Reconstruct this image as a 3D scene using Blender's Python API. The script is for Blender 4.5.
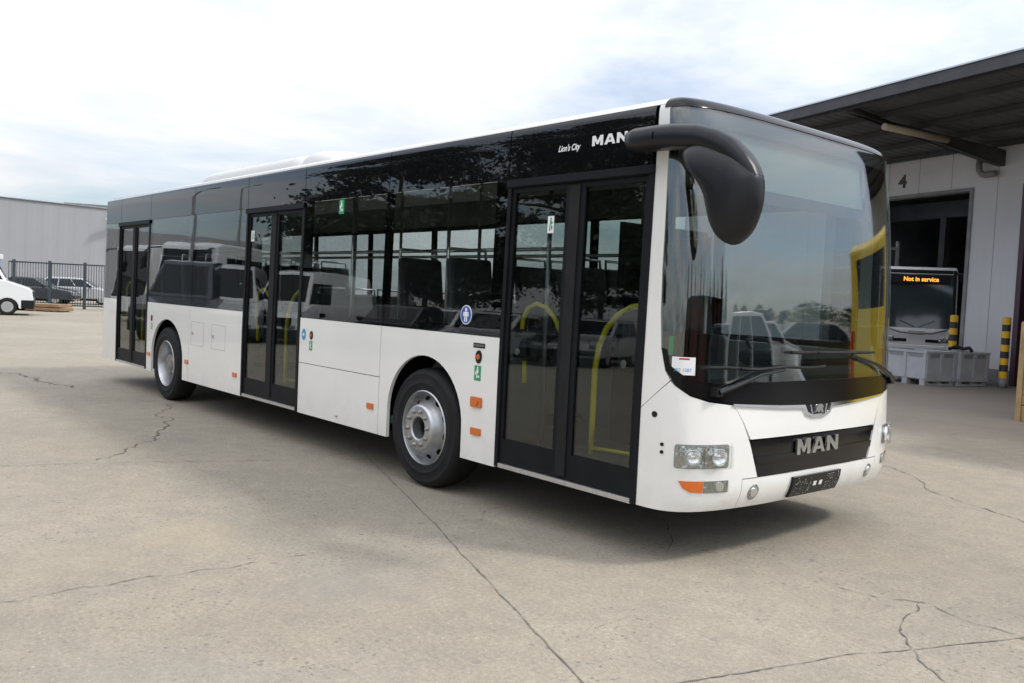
import bpy, bmesh, math, random, bisect
from mathutils import Vector, Matrix, Euler
random.seed(7)
S = bpy.context.scene
for o in list(bpy.data.objects): bpy.data.objects.remove(o)
COL = S.collection
R = math.radians
# ------------------------------------------------------------------ camera
cd = bpy.data.cameras.new('camera'); cam = bpy.data.objects.new('camera', cd); COL.objects.link(cam)
YAW, PIT, ROL = 2.43072635, -0.05180900, 0.0450287981
CP = Vector((3.00411625, -5.25714779, 1.5590636))
fw = Vector((math.cos(PIT)*math.cos(YAW), math.cos(PIT)*math.sin(YAW), math.sin(PIT)))
rt = fw.cross(Vector((0, 0, 1))).normalized(); up = rt.cross(fw)
c_, s_ = math.cos(ROL), math.sin(ROL)
r2 = c_*rt + s_*up; u2 = -s_*rt + c_*up
cam.matrix_world = Matrix(((r2.x, u2.x, -fw.x, CP.x), (r2.y, u2.y, -fw.y, CP.y), (r2.z, u2.z, -fw.z, CP.z), (0, 0, 0, 1)))
cd.sensor_width = 36; cd.lens = 873.994/1024*36; cd.clip_end = 2000; cd.clip_start = .05
S.camera = cam
S.render.resolution_x = 1024; S.render.resolution_y = 683
# ------------------------------------------------------------------ world
SUN_EL, SUN_AZ = R(48), math.atan2(.53, .72)
w = bpy.data.worlds.new('World'); S.world = w; w.use_nodes = True
nt = w.node_tree; nt.nodes.clear()
out = nt.nodes.new('ShaderNodeOutputWorld'); bg = nt.nodes.new('ShaderNodeBackground')
sky = nt.nodes.new('ShaderNodeTexSky'); sky.sky_type = 'NISHITA'; sky.sun_disc = False
sky.sun_elevation = SUN_EL; sky.sun_rotation = math.pi/2 - SUN_AZ; sky.air_density = 1.0; sky.dust_density = 2.0
tc = nt.nodes.new('ShaderNodeTexCoord'); sep = nt.nodes.new('ShaderNodeSeparateXYZ'); nt.links.new(tc.outputs['Generated'], sep.inputs[0])
def wm(op, a, b=None, c=None):
    n = nt.nodes.new('ShaderNodeMath'); n.operation = op
    for i, v in enumerate((a, b, c)):
        if v is None: continue
        if isinstance(v, (int, float)): n.inputs[i].default_value = v
        else: nt.links.new(v, n.inputs[i])
    return n.outputs[0]
dz = wm('ADD', wm('MAXIMUM', sep.outputs[2], 0.0), .12)
cmb = nt.nodes.new('ShaderNodeCombineXYZ')
nt.links.new(wm('DIVIDE', sep.outputs[0], dz), cmb.inputs[0]); nt.links.new(wm('DIVIDE', sep.outputs[1], dz), cmb.inputs[1])
ns = nt.nodes.new('ShaderNodeTexNoise'); ns.inputs['Scale'].default_value = .55; ns.inputs['Detail'].default_value = 7; ns.inputs['Roughness'].default_value = .58
ns.inputs['Distortion'].default_value = .35
nt.links.new(cmb.outputs[0], ns.inputs['Vector'])
mr = nt.nodes.new('ShaderNodeMapRange'); mr.inputs[1].default_value = .36; mr.inputs[2].default_value = .62; mr.inputs[3].default_value = .22; mr.inputs[4].default_value = .97
nt.links.new(ns.outputs['Fac'], mr.inputs[0])
ns2 = nt.nodes.new('ShaderNodeTexNoise'); ns2.inputs['Scale'].default_value = 1.3; ns2.inputs['Detail'].default_value = 6
nt.links.new(cmb.outputs[0], ns2.inputs['Vector'])
cr = nt.nodes.new('ShaderNodeMapRange'); cr.inputs[1].default_value = .3; cr.inputs[2].default_value = .7; cr.inputs[3].default_value = 7.4; cr.inputs[4].default_value = 8.6
nt.links.new(ns2.outputs['Fac'], cr.inputs[0])
ccol = nt.nodes.new('ShaderNodeCombineColor')
elev = wm('MULTIPLY_ADD', wm('MAXIMUM', sep.outputs[2], 0.0), 1.75, .75)
crx = wm('MULTIPLY', cr.outputs[0], elev)
nt.links.new(wm('MULTIPLY', crx, .985), ccol.inputs[0]); nt.links.new(wm('MULTIPLY', crx, .99), ccol.inputs[1]); nt.links.new(wm('MULTIPLY', crx, 1.02), ccol.inputs[2])
sb = nt.nodes.new('ShaderNodeMix'); sb.data_type = 'RGBA'; sb.blend_type = 'MULTIPLY'; sb.inputs[0].default_value = 1
nt.links.new(sky.outputs[0], sb.inputs[6]); sb.inputs[7].default_value = (.92, 1.10, 1.25, 1)
mx = nt.nodes.new('ShaderNodeMix'); mx.data_type = 'RGBA'
nt.links.new(mr.outputs[0], mx.inputs[0]); nt.links.new(sb.outputs[2], mx.inputs[6]); nt.links.new(ccol.outputs[0], mx.inputs[7])
nt.links.new(mx.outputs[2], bg.inputs[0]); bg.inputs[1].default_value = .1
nt.links.new(bg.outputs[0], out.inputs[0])
sl = bpy.data.lights.new('sun', 'SUN'); sl.energy = 1.6; sl.angle = R(8); sl.color = (1, .95, .87)
so = bpy.data.objects.new('sun', sl); COL.objects.link(so)
sd = Vector((math.cos(SUN_EL)*math.cos(SUN_AZ), math.cos(SUN_EL)*math.sin(SUN_AZ), math.sin(SUN_EL)))
so.rotation_euler = sd.to_track_quat('Z', 'Y').to_euler(); so.location = (10, 10, 20)
S.view_settings.view_transform = 'Standard'; S.view_settings.look = 'None'; S.view_settings.exposure = .43; S.view_settings.gamma = 1
S.render.engine = 'CYCLES'
S.cycles.transparent_max_bounces = 24; S.cycles.max_bounces = 8
# ------------------------------------------------------------------ materials
def mat(name, col, rough=.5, metal=0, spec=.5, coat=0, emit=None, es=1, noise=None, bump=None, ior=None):
    """noise=(scale, amount, detail) varies the colour; bump=(scale, strength, distance)"""
    m = bpy.data.materials.new(name); m.use_nodes = True; t = m.node_tree; p = t.nodes['Principled BSDF']
    p.inputs['Base Color'].default_value = (*col, 1); p.inputs['Roughness'].default_value = rough; p.inputs['Metallic'].default_value = metal
    p.inputs['Specular IOR Level'].default_value = spec; p.inputs['Coat Weight'].default_value = coat; p.inputs['Coat Roughness'].default_value = .03
    if ior: p.inputs['IOR'].default_value = ior
    if emit: p.inputs['Emission Color'].default_value = (*emit, 1); p.inputs['Emission Strength'].default_value = es
    tcn = t.nodes.new('ShaderNodeTexCoord')
    if noise:
        n = t.nodes.new('ShaderNodeTexNoise'); n.inputs['Scale'].default_value = noise[0]; n.inputs['Detail'].default_value = noise[2] if len(noise) > 2 else 5
        t.links.new(tcn.outputs['Object'], n.inputs['Vector'])
        r_ = t.nodes.new('ShaderNodeMapRange'); r_.inputs[1].default_value = .3; r_.inputs[2].default_value = .7
        r_.inputs[3].default_value = 1-noise[1]; r_.inputs[4].default_value = 1+noise[1]; t.links.new(n.outputs['Fac'], r_.inputs[0])
        mm = t.nodes.new('ShaderNodeMix'); mm.data_type = 'RGBA'; mm.blend_type = 'MULTIPLY'; mm.inputs[0].default_value = 1
        mm.inputs[6].default_value = (*col, 1); t.links.new(r_.outputs[0], mm.inputs[7]); t.links.new(mm.outputs[2], p.inputs['Base Color'])
    if bump:
        n = t.nodes.new('ShaderNodeTexNoise'); n.inputs['Scale'].default_value = bump[0]; n.inputs['Detail'].default_value = 2
        t.links.new(tcn.outputs['Object'], n.inputs['Vector'])
        b = t.nodes.new('ShaderNodeBump'); b.inputs['Strength'].default_value = bump[1]; b.inputs['Distance'].default_value = bump[2]
        t.links.new(n.outputs['Fac'], b.inputs['Height']); t.links.new(b.outputs[0], p.inputs['Normal'])
    return m
def glass(name, tint, f0=.045, wave=None, rough=0.0):
    m = bpy.data.materials.new(name); m.use_nodes = True; t = m.node_tree; t.nodes.clear()
    o = t.nodes.new('ShaderNodeOutputMaterial'); tr = t.nodes.new('ShaderNodeBsdfTransparent'); tr.inputs[0].default_value = (*tint, 1)
    g = t.nodes.new('ShaderNodeBsdfGlossy'); g.inputs['Roughness'].default_value = rough; g.inputs['Color'].default_value = (1, 1, 1, 1)
    lw = t.nodes.new('ShaderNodeLayerWeight'); lw.inputs[0].default_value = .5
    a = t.nodes.new('ShaderNodeMath'); a.operation = 'POWER'; a.inputs[1].default_value = 5; t.links.new(lw.outputs['Facing'], a.inputs[0])
    b = t.nodes.new('ShaderNodeMath'); b.operation = 'MULTIPLY_ADD'; b.inputs[1].default_value = 1-f0; b.inputs[2].default_value = f0; t.links.new(a.outputs[0], b.inputs[0])
    mxs = t.nodes.new('ShaderNodeMixShader'); t.links.new(b.outputs[0], mxs.inputs[0]); t.links.new(tr.outputs[0], mxs.inputs[1]); t.links.new(g.outputs[0], mxs.inputs[2])
    t.links.new(mxs.outputs[0], o.inputs[0])
    if wave:
        tcn = t.nodes.new('ShaderNodeTexCoord'); n = t.nodes.new('ShaderNodeTexNoise'); n.inputs['Scale'].default_value = wave[0]; n.inputs['Detail'].default_value = 1
        t.links.new(tcn.outputs['Object'], n.inputs['Vector'])
        bu = t.nodes.new('ShaderNodeBump'); bu.inputs['Strength'].default_value = 1; bu.inputs['Distance'].default_value = wave[1]
        t.links.new(n.outputs['Fac'], bu.inputs['Height']); t.links.new(bu.outputs[0], g.inputs['Normal'])
    return m
M = {}
M['white'] = mat('white_paint', (.80, .795, .765), .28, spec=.5, coat=.6, noise=(1.5, .02), bump=(1.1, .25, .004))
M['white2'] = mat('white_paint_plain', (.78, .78, .76), .35, coat=.3)
M['black'] = mat('black_glass_panel', (.006, .006, .007), .015, spec=.6, coat=0, bump=(1.2, 1, .0014))
M['blackp'] = mat('black_gloss_plastic', (.006, .0055, .006), .10, spec=.32)
M['frame'] = mat('dark_frame', (.009, .010, .012), .5, spec=.16, noise=(6, .15))
M['plastic'] = mat('black_mirror_plastic', (.008, .0085, .011), .34, spec=.34, bump=(260, .25, .001))
M['rubber'] = mat('tyre_rubber', (.011, .011, .012), .7, spec=.3, noise=(9, .25), bump=(60, .3, .002))
M['dark'] = mat('underbody_dark', (.004, .004, .0045), .9, spec=.1)
M['fritb'] = mat('black_glass_print', (.004, .004, .0045), .7, spec=0)
M['cowl'] = mat('black_cowl', (.006, .0055, .006), .16, spec=.18, noise=(3, .2))
M['chrome'] = mat('chrome', (.85, .86, .88), .10, metal=1)
M['letter'] = mat('brushed_letter', (.62, .63, .64), .25, metal=1)
M['rim'] = mat('wheel_silver', (.50, .51, .52), .36, metal=.85, noise=(14, .12))
M['rim2'] = mat('wheel_grey', (.27, .25, .235), .5, metal=.5, noise=(18, .3))
M['yrail'] = mat('yellow_rail', (.78, .62, .02), .35, coat=.3)
M['amber'] = mat('amber_lens', (.60, .13, .008), .15, coat=.6)
M['red'] = mat('red_lens', (.55, .02, .02), .15, coat=.6)
M['lamp'] = mat('lamp_reflector', (.75, .76, .74), .12, metal=.9, bump=(40, .6, .01))
M['lampbg'] = mat('lamp_housing', (.42, .43, .42), .12, metal=.9, bump=(16, 1, .03))
M['lens'] = glass('clear_lens', (.93, .94, .93), .05)
M['alu'] = mat('aluminium', (.62, .63, .64), .3, metal=.8, noise=(30, .1))
M['gside'] = glass('tinted_side_glass', (.81, .84, .835), .045, wave=(1.3, .0016))
M['gdoor'] = glass('door_glass', (.64, .68, .665), .05, wave=(1.6, .0015))
M['gwind'] = glass('windshield_glass', (.68, .735, .72), .115, wave=(.9, .0010))
M['wtext'] = mat('white_lettering', (.80, .80, .80), .4)
M['green'] = mat('green_sticker', (.02, .30, .12), .4)
M['blue'] = mat('blue_sticker', (.03, .10, .42), .4)
M['lblue'] = mat('light_blue_sticker', (.05, .28, .50), .4)
M['floor'] = mat('bus_floor', (.13, .135, .14), .5, noise=(30, .15))
M['intg'] = mat('interior_grey', (.20, .205, .21), .5)
M['intd'] = mat('interior_dark', (.018, .019, .021), .6)
M['seat'] = mat('seat_fabric', (.035, .04, .07), .85, noise=(40, .6))
M['display'] = mat('display_panel', (.42, .44, .44), .5)
M['interiorwhite'] = mat('ceiling_panel', (.10, .10, .10), .6)
M['pole'] = mat('steel_pole', (.6, .6, .6), .3, metal=.8)
# ------------------------------------------------------------------ mesh helpers
def grime(name):
    m = M[name]; t = m.node_tree; p = t.nodes['Principled BSDF']; src = p.inputs['Base Color'].links[0].from_socket
    tcn = t.nodes.new('ShaderNodeTexCoord'); sp = t.nodes.new('ShaderNodeSeparateXYZ'); t.links.new(tcn.outputs['Object'], sp.inputs[0])
    hgt = t.nodes.new('ShaderNodeMapRange'); hgt.inputs[1].default_value = .34; hgt.inputs[2].default_value = .85; hgt.inputs[3].default_value = 1; hgt.inputs[4].default_value = 0; t.links.new(sp.outputs[2], hgt.inputs[0])
    n = t.nodes.new('ShaderNodeTexNoise'); n.inputs['Scale'].default_value = 5; n.inputs['Detail'].default_value = 8; n.inputs['Roughness'].default_value = .7; t.links.new(tcn.outputs['Object'], n.inputs['Vector'])
    k = t.nodes.new('ShaderNodeMapRange'); k.inputs[1].default_value = .35; k.inputs[2].default_value = .7; k.inputs[3].default_value = 0; k.inputs[4].default_value = .30; t.links.new(n.outputs['Fac'], k.inputs[0])
    mu = t.nodes.new('ShaderNodeMath'); mu.operation = 'MULTIPLY'; t.links.new(hgt.outputs[0], mu.inputs[0]); t.links.new(k.outputs[0], mu.inputs[1])
    mx_ = t.nodes.new('ShaderNodeMix'); mx_.data_type = 'RGBA'; t.links.new(mu.outputs[0], mx_.inputs[0]); t.links.new(src, mx_.inputs[6]); mx_.inputs[7].default_value = (.50, .46, .40, 1); t.links.new(mx_.outputs[2], p.inputs['Base Color'])
grime('white')
class MB:
    def __init__(s): s.bm = bmesh.new(); s.mi = 0
    def add(s, verts, faces):
        vs = [s.bm.verts.new(v) for v in verts]
        for f in faces:
            try: q = s.bm.faces.new([vs[i] for i in f]); q.material_index = s.mi
            except ValueError: pass
        return vs
    def box(s, c, sz, rot=None):
        hx, hy, hz = sz[0]/2, sz[1]/2, sz[2]/2
        v = [Vector((x, y, z)) for x in (-hx, hx) for y in (-hy, hy) for z in (-hz, hz)]
        if rot is not None: v = [rot @ a for a in v]
        v = [a + Vector(c) for a in v]
        s.add(v, [(0, 1, 3, 2), (4, 6, 7, 5), (0, 4, 5, 1), (2, 3, 7, 6), (0, 2, 6, 4), (1, 5, 7, 3)]); return s
    def b(s, x0, x1, y0, y1, z0, z1): return s.box(((x0+x1)/2, (y0+y1)/2, (z0+z1)/2), (abs(x1-x0), abs(y1-y0), abs(z1-z0)))
    def tube(s, pts, r, n=10, sy=1.0, cap=True):
        pts = [Vector(p) for p in pts]; rr = r if isinstance(r, (list, tuple)) else [r]*len(pts)
        rings = []; prev = None
        for i, p in enumerate(pts):
            t = (pts[min(i+1, len(pts)-1)] - pts[max(i-1, 0)]).normalized()
            if prev is None:
                a = Vector((0, 0, 1)) if abs(t.z) < .9 else Vector((0, 1, 0)); x = t.cross(a).normalized()
            else: x = (prev - t*prev.dot(t)).normalized()
            prev = x; y = t.cross(x)
            rings.append([s.bm.verts.new(p + x*math.cos(2*math.pi*k/n)*rr[i]*sy + y*math.sin(2*math.pi*k/n)*rr[i]) for k in range(n)])
        for A, B in zip(rings, rings[1:]):
            for k in range(n): f = s.bm.faces.new((A[k], A[(k+1) % n], B[(k+1) % n], B[k])); f.material_index = s.mi; f.smooth = True
        if cap:
            for q in (rings[0][::-1], rings[-1]): f = s.bm.faces.new(q); f.material_index = s.mi
        return s
    def lathe(s, prof, org, axis='y', n=40, sgn=1, cap=True):
        """prof = [(offset along axis, radius)]"""
        rings = []
        for a, r in prof:
            ring = []
            for k in range(n):
                t = 2*math.pi*k/n; c, d = math.cos(t)*r, math.sin(t)*r
                v = {'y': (c, a*sgn, d), 'x': (a*sgn, c, d), 'z': (c, d, a*sgn)}[axis]
                ring.append(s.bm.verts.new(Vector(org)+Vector(v)))
            rings.append(ring)
        for A, B in zip(rings, rings[1:]):
            for k in range(n): f = s.bm.faces.new((A[k], A[(k+1) % n], B[(k+1) % n], B[k])); f.material_index = s.mi; f.smooth = True
        for q in ((rings[0], rings[-1]) if cap else ()):
            try: f = s.bm.faces.new(q); f.material_index = s.mi
            except ValueError: pass
        return s
    def prism(s, poly, fn, a, b):
        """poly 2D -> fn(p, depth)"""
        n = len(poly); A = [s.bm.verts.new(fn(p, a)) for p in poly]; B = [s.bm.verts.new(fn(p, b)) for p in poly]
        fs = [s.bm.faces.new(A[::-1]), s.bm.faces.new(B)]
        for i in range(n): fs.append(s.bm.faces.new((A[i], A[(i+1) % n], B[(i+1) % n], B[i])))
        for f in fs: f.material_index = s.mi
        return s
    def build(s, name, mats, parent=None, smooth=None, bevel=0, recalc=True, loc=None):
        if recalc: bmesh.ops.recalc_face_normals(s.bm, faces=s.bm.faces)
        me = bpy.data.meshes.new(name); s.bm.to_mesh(me); s.bm.free()
        for m_ in (mats if isinstance(mats, (list, tuple)) else [mats]): me.materials.append(M[m_] if isinstance(m_, str) else m_)
        o = bpy.data.objects.new(name, me); COL.objects.link(o)
        if parent: o.parent = parent
        if loc: o.location = loc
        if smooth:
            for p in me.polygons: p.use_smooth = True
            me.set_sharp_from_angle(angle=R(smooth))
        if bevel:
            b = o.modifiers.new('bevel', 'BEVEL'); b.width = bevel; b.segments = 2; b.limit_method = 'ANGLE'; b.angle_limit = R(40)
        return o
def empty(name, loc=(0, 0, 0), rz=0):
    o = bpy.data.objects.new(name, None); COL.objects.link(o); o.location = loc; o.rotation_euler = (0, 0, rz); o.empty_display_size = .3; return o
def tag(o, label=None, cat=None, group=None, kind=None):
    if label: o['label'] = label
    if cat: o['category'] = cat
    if group: o['group'] = group
    if kind: o['kind'] = kind
    return o
def copy_tree(o, parent=None):
    c = o.copy(); COL.objects.link(c); c.parent = parent
    for ch in list(o.children): copy_tree(ch, c)
    return c
def text_bm(s, size, extrude=.0, shear=0, bold=0, align='LEFT', sx=1.0, space=1.0):
    cu = bpy.data.curves.new('t', 'FONT'); cu.body = s; cu.size = size; cu.extrude = extrude; cu.shear = shear; cu.offset = bold; cu.align_x = align; cu.resolution_u = 4; cu.space_character = space
    o = bpy.data.objects.new('t', cu); COL.objects.link(o)
    dg = bpy.context.evaluated_depsgraph_get(); me = bpy.data.meshes.new_from_object(o.evaluated_get(dg))
    bm = bmesh.new(); bm.from_mesh(me); bpy.data.objects.remove(o); bpy.data.curves.remove(cu); bpy.data.meshes.remove(me)
    for v in bm.verts: v.co.x *= sx
    return bm
def text_obj(name, s, size, fn, mats, parent=None, **k):
    bm = text_bm(s, size, **k)
    for v in bm.verts: v.co = Vector(fn(v.co.x, v.co.y, v.co.z))
    mb = MB(); mb.bm.free(); mb.bm = bm; return mb.build(name, mats, parent)
# ------------------------------------------------------------------ bus body surface: u runs round the plan, z is height, d is outward offset
XE = -.42; YW = 1.275; NP = 3.6; RX = -11.4; RR = .14
def _plan():
    pts = [(RX, 0.0)]
    for k in range(9):
        a = math.pi + (math.pi/2)*k/8; pts.append((RX+RR+RR*math.cos(a), -YW+RR+RR*math.sin(a)))
    pts.append((XE, -YW)); i0 = len(pts)-1
    for k in range(1, 400):
        t = -math.pi/2+math.pi*k/400; c = abs(math.cos(t))**(2/NP); s = math.copysign(abs(math.sin(t))**(2/NP), t)
        pts.append((XE+(-XE)*c, YW*s))
    pts.append((XE, YW))
    for k in range(9):
        a = math.pi/2+(math.pi/2)*k/8; pts.append((RX+RR+RR*math.cos(a), YW-RR+RR*math.sin(a)))
    pts.append((RX, 0.0)); us = [0.0]
    for a, b in zip(pts, pts[1:]): us.append(us[-1]+math.hypot(b[0]-a[0], b[1]-a[1]))
    return pts, [u-us[i0] for u in us]
PL, PU = _plan()
UM = 3.0294                     # far side mirror: u' = UM - u
def base(u):
    i = min(max(bisect.bisect_right(PU, u)-1, 0), len(PU)-2)
    a, b = PL[i], PL[i+1]; d = PU[i+1]-PU[i]; t = (u-PU[i])/d if d > 0 else 0
    return a[0]+(b[0]-a[0])*t, a[1]+(b[1]-a[1])*t
def nrm(u):
    a = base(u-.01); b = base(u+.01); dx, dy = b[0]-a[0], b[1]-a[1]; l = math.hypot(dx, dy) or 1
    return dy/l, -dx/l
def rake(z):
    r = 0.0
    if z > 1.4: r += .08*(z-1.4)**2
    if z < .5: r += .06*((.5-z)/.17)**2
    t = min(max((z-.65)/.65, 0), 1); r -= .03*(1-t*t*(3-2*t))
    return r
def P(u, z, d=0.0):
    x, y = base(u); n = nrm(u); T = .03*max(0, z-1)/1.8
    if x > XE: x = XE+(x-XE)*(-XE-rake(z))/(-XE)
    y *= 1-T/YW
    if z > 2.68:
        Rr = .09; h = min(z-2.68, Rr); d -= Rr-math.sqrt(max(Rr*Rr-h*h, 0))
    return Vector((x+n[0]*d, y+n[1]*d, z))
def ux(x): return x-XE
UG = [i*.05 for i in range(-1, 63)] + [-10.98+i*.04 for i in range(-8, 2)] + [UM+10.98+i*.04 for i in range(-2, 9)]
ZG = [.36, .39, .42, .46, .5, .6, .7, .8, .9, 1.0, 1.1, 1.2, 1.3, 1.4, 1.55, 1.7, 1.85, 2.0, 2.15, 2.3, 2.45, 2.6, 2.68, 2.7, 2.715, 2.73, 2.74, 2.75, 2.76, 2.766]
def panel(name, polys, d0, d1, mats, parent, mirror=False, smooth=35, fine=True):
    bm = bmesh.new()
    for poly in polys:
        p = [(UM-u, z) for u, z in poly][::-1] if mirror else poly
        bm.faces.new([bm.verts.new((a, b, 0)) for a, b in p])
    bm.normal_update()
    bmesh.ops.triangulate(bm, faces=bm.faces[:], ngon_method='EAR_CLIP')
    umin = min(v.co.x for v in bm.verts); umax = max(v.co.x for v in bm.verts); zmin = min(v.co.y for v in bm.verts); zmax = max(v.co.y for v in bm.verts)
    for u in UG:
        if umin < u < umax: bmesh.ops.bisect_plane(bm, geom=bm.verts[:]+bm.edges[:]+bm.faces[:], plane_co=(u, 0, 0), plane_no=(1, 0, 0))
    for z in ZG:
        if zmin < z < zmax: bmesh.ops.bisect_plane(bm, geom=bm.verts[:]+bm.edges[:]+bm.faces[:], plane_co=(0, z, 0), plane_no=(0, 1, 0))
    bmesh.ops.remove_doubles(bm, verts=bm.verts[:], dist=1e-5)
    bm.verts.index_update()
    top = [P(v.co.x, v.co.y, d1) for v in bm.verts]; bot = [P(v.co.x, v.co.y, d0) for v in bm.verts]; n = len(top)
    F = []
    for f in bm.faces:
        ix = [v.index for v in f.verts]; F.append(ix); F.append([i+n for i in ix][::-1])
    for e in bm.edges:
        if len(e.link_faces) == 1:
            a, b = e.verts[0].index, e.verts[1].index; F.append([a, b, b+n, a+n])
    mb = MB(); mb.add(top+bot, F); bm.free()
    return mb.build(name, mats, parent, smooth=smooth)
def rect(u0, u1, z0, z1): return [(u0, z0), (u1, z0), (u1, z1), (u0, z1)]
def ring(u0, u1, z0, z1, bl, br, bb, bt):
    """frame of four strips inside a rectangle"""
    return [rect(u0, u0+bl, z0, z1), rect(u1-br, u1, z0, z1), rect(u0+bl, u1-br, z0, z0+bb), rect(u0+bl, u1-br, z1-bt, z1)]
# ------------------------------------------------------------------ the bus
bus = empty('city_bus'); tag(bus, 'long white city bus with black glass upper sides and three double doors', 'bus')
Z0, ZB, ZT = .333, 1.258, 2.722
def archpoly(x0, x1, xc, r, ztop):
    """panel from x0 to x1 with a wheel arch cut from the bottom"""
    pts = [(ux(x0), Z0)]
    A = []
    for k in range(25):
        a = math.pi-math.pi*k/24; A.append((ux(xc+r*math.cos(a)), max(.56+(ztop-.56)*math.sin(a), Z0)))
    pts += [(A[0][0], Z0)] + A + [(A[-1][0], Z0)]
    pts += [(ux(x1), Z0), (ux(x1), ZB), (ux(x0), ZB)]
    return pts
g = .004
D = [(-1.756, -.415), (-6.14, -4.80), (-10.60, -9.25)]
fA = dict(x0=-3.325, x1=-1.756, xc=-2.675, r=.515, ztop=1.06); rA = dict(x0=-9.25, x1=-7.70, xc=-8.475, r=.575, ztop=1.06)
for mir in (False, True):
    panel('side_panel', [archpoly(fA['x0']+g, fA['x1']-g, fA['xc'], fA['r'], fA['ztop'])], -.03, 0, 'white', bus, mir)
    panel('side_panel', [archpoly(rA['x0']+g, rA['x1']-g, rA['xc'], rA['r'], rA['ztop'])], -.03, 0, 'white', bus, mir)
    panel('side_panel', [rect(ux(-11.26), ux(-10.60)-g, Z0+.02, ZB)], -.03, 0, 'white', bus, mir)
    if not mir:
        panel('side_panel', [rect(ux(-4.80)+g, ux(-3.325)-g, .826, ZB)], -.03, 0, 'white', bus)
        panel('service_flap', [rect(ux(-4.765), ux(-3.325)-g, Z0, .820)], -.03, 0, 'white', bus)
        panel('side_panel', [rect(ux(-4.80)+g, ux(-4.765)-g, Z0, .820)], -.03, 0, 'white', bus)
        panel('side_panel', [rect(ux(-7.70)+g, ux(-6.14)-g, Z0, ZB)], -.03, 0, 'white', bus)
    else:
        panel('side_panel', [rect(ux(-1.75), -g, Z0, ZB)], -.03, 0, 'white', bus, True)
        panel('side_panel', [rect(ux(-7.70)+g, ux(-3.325)-g, Z0, ZB)], -.03, 0, 'white', bus, True)
        panel('side_panel', [rect(ux(-10.6)+g, ux(-9.25)-g, Z0, ZB)], -.03, 0, 'white', bus, True)
# dark backing frame behind the panel gaps
bk = [rect(ux(a), ux(b), Z0+.03, ZB+.01) for a, b in ((-2.13, -1.76), (-4.80, -3.22), (-7.88, -6.14), (-9.25, -9.08), (-11.3, -10.6))]
for b_ in bk:
    panel('body_frame', [b_], -.06, -.034, 'dark', bus); panel('body_frame', [b_], -.06, -.034, 'dark', bus, True)
# rear
ue = ux(-11.26)
rear = [rect(ue-2.9+.2, ue-g, Z0+.02, 2.722)]
u_r0 = PU[0]
panel('rear_panel', [rect(u_r0+.001, ue-g, Z0+.02, ZT)], -.03, 0, 'white', bus)
panel('rear_panel', [rect(u_r0+.001, ue-g, Z0+.02, ZT)], -.03, 0, 'white', bus, True)
panel('rear_lamp', [rect(ue-.17, ue-.10, .95, 1.22)], -.01, .012, 'red', bus)
panel('rear_lamp', [rect(ue-.17, ue-.11, .62, .78)], -.01, .010, 'plastic', bus)
# flap outlines and catches between the middle and rear axle
for xc_ in (-7.42, -6.78):
    f = panel('fuel_flap', ring(ux(xc_)-.21, ux(xc_)+.19, .79, 1.075, .003, .003, .003, .003), -.01, .0012, 'intg', bus)
    panel('flap_catch', [rect(ux(xc_)-.17, ux(xc_)-.13, .92, .955)], -.01, .010, 'alu', f)
# black upper glazing
SE = [-11.26, -10.545, -9.25, -7.665, -6.13, -4.815, -3.31, -1.757, -.44]
ZW = 2.375                     # top edge of the clear part of the windows
for i in range(8):
    a, b = ux(SE[i])+.005, ux(SE[i+1])-.005
    isdoor = i in (1, 4, 7)
    z0 = 2.372 if isdoor else ZB+.004
    # near side
    if isdoor:
        panel('upper_panel', [rect(a, b, z0, ZT)], -.03, 0, 'black', bus)
    else:
        panel('upper_panel', [rect(a, b, ZW, ZT)], -.03, 0, 'black', bus)
        bw = .05
        pane = panel('side_window', [rect(a, b, z0, ZW-.002)], -.010, 0, 'gside', bus)
        if i == 6: bars = [rect(a, a+bw, z0, ZW), rect(b-.14, b, z0, ZW), rect(a+bw, b-.14, z0, z0+.06)]
        elif i == 0: bars = [rect(a, a+.10, z0, ZW), rect(b-.08, b, z0, ZW), rect(a+.10, b-.08, z0, z0+.06)]
        else: bars = [rect(a, a+(.14 if i == 5 else bw), z0, ZW), rect(b-bw, b, z0, ZW), rect(a+(.14 if i == 5 else bw), b-bw, z0, z0+.05)]
        panel('window_border', bars, -.03, -.0135, 'fritb', pane)
        if i in (5, 6):     # tilting top light
            panel('window_bar', [rect(a+.05, b-.05, 2.04, 2.06)], -.03, -.0135, 'fritb', pane)
    a2, b2 = a, b
    panel('upper_panel', [rect(a2, b2, ZW, ZT)], -.03, 0, 'black', bus, True)
    pane = panel('side_window', [rect(a2, b2, ZB+.004, ZW-.002)], -.010, 0, 'gside', bus, True)
    panel('window_border', ring(a2, b2, ZB+.004, ZW, .05, .05, .05, .01), -.03, -.0135, 'fritb', pane, True)
# ---- roof
panel('roof_edge', [rect(PU[0]+.001, .06, ZT+.003, 2.77)], -.03, 0, 'white2', bus)
panel('roof_edge', [rect(PU[0]+.001, .06, ZT+.003, 2.77)], -.03, 0, 'white2', bus, True)
mb = MB(); loop = [P(u, 2.7695, 0) for u in [PU[0]] + [u for u in PU[1:-1] if not (0 < u < UM) or int(u*400) % 3 == 0]]
cen = [mb.bm.verts.new((x, 0, 2.80)) for x in (-11.0, -5.5, -.6)]
mb.bm.faces.new([mb.bm.verts.new(v) for v in loop])
bmesh.ops.delete(mb.bm, geom=cen, context='VERTS')
mb.build('roof', 'white2', bus)
panel('roof_front_cap', [rect(.063, UM-.063, 2.702, 2.7695)], -.03, .005, 'blackp', bus)
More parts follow.
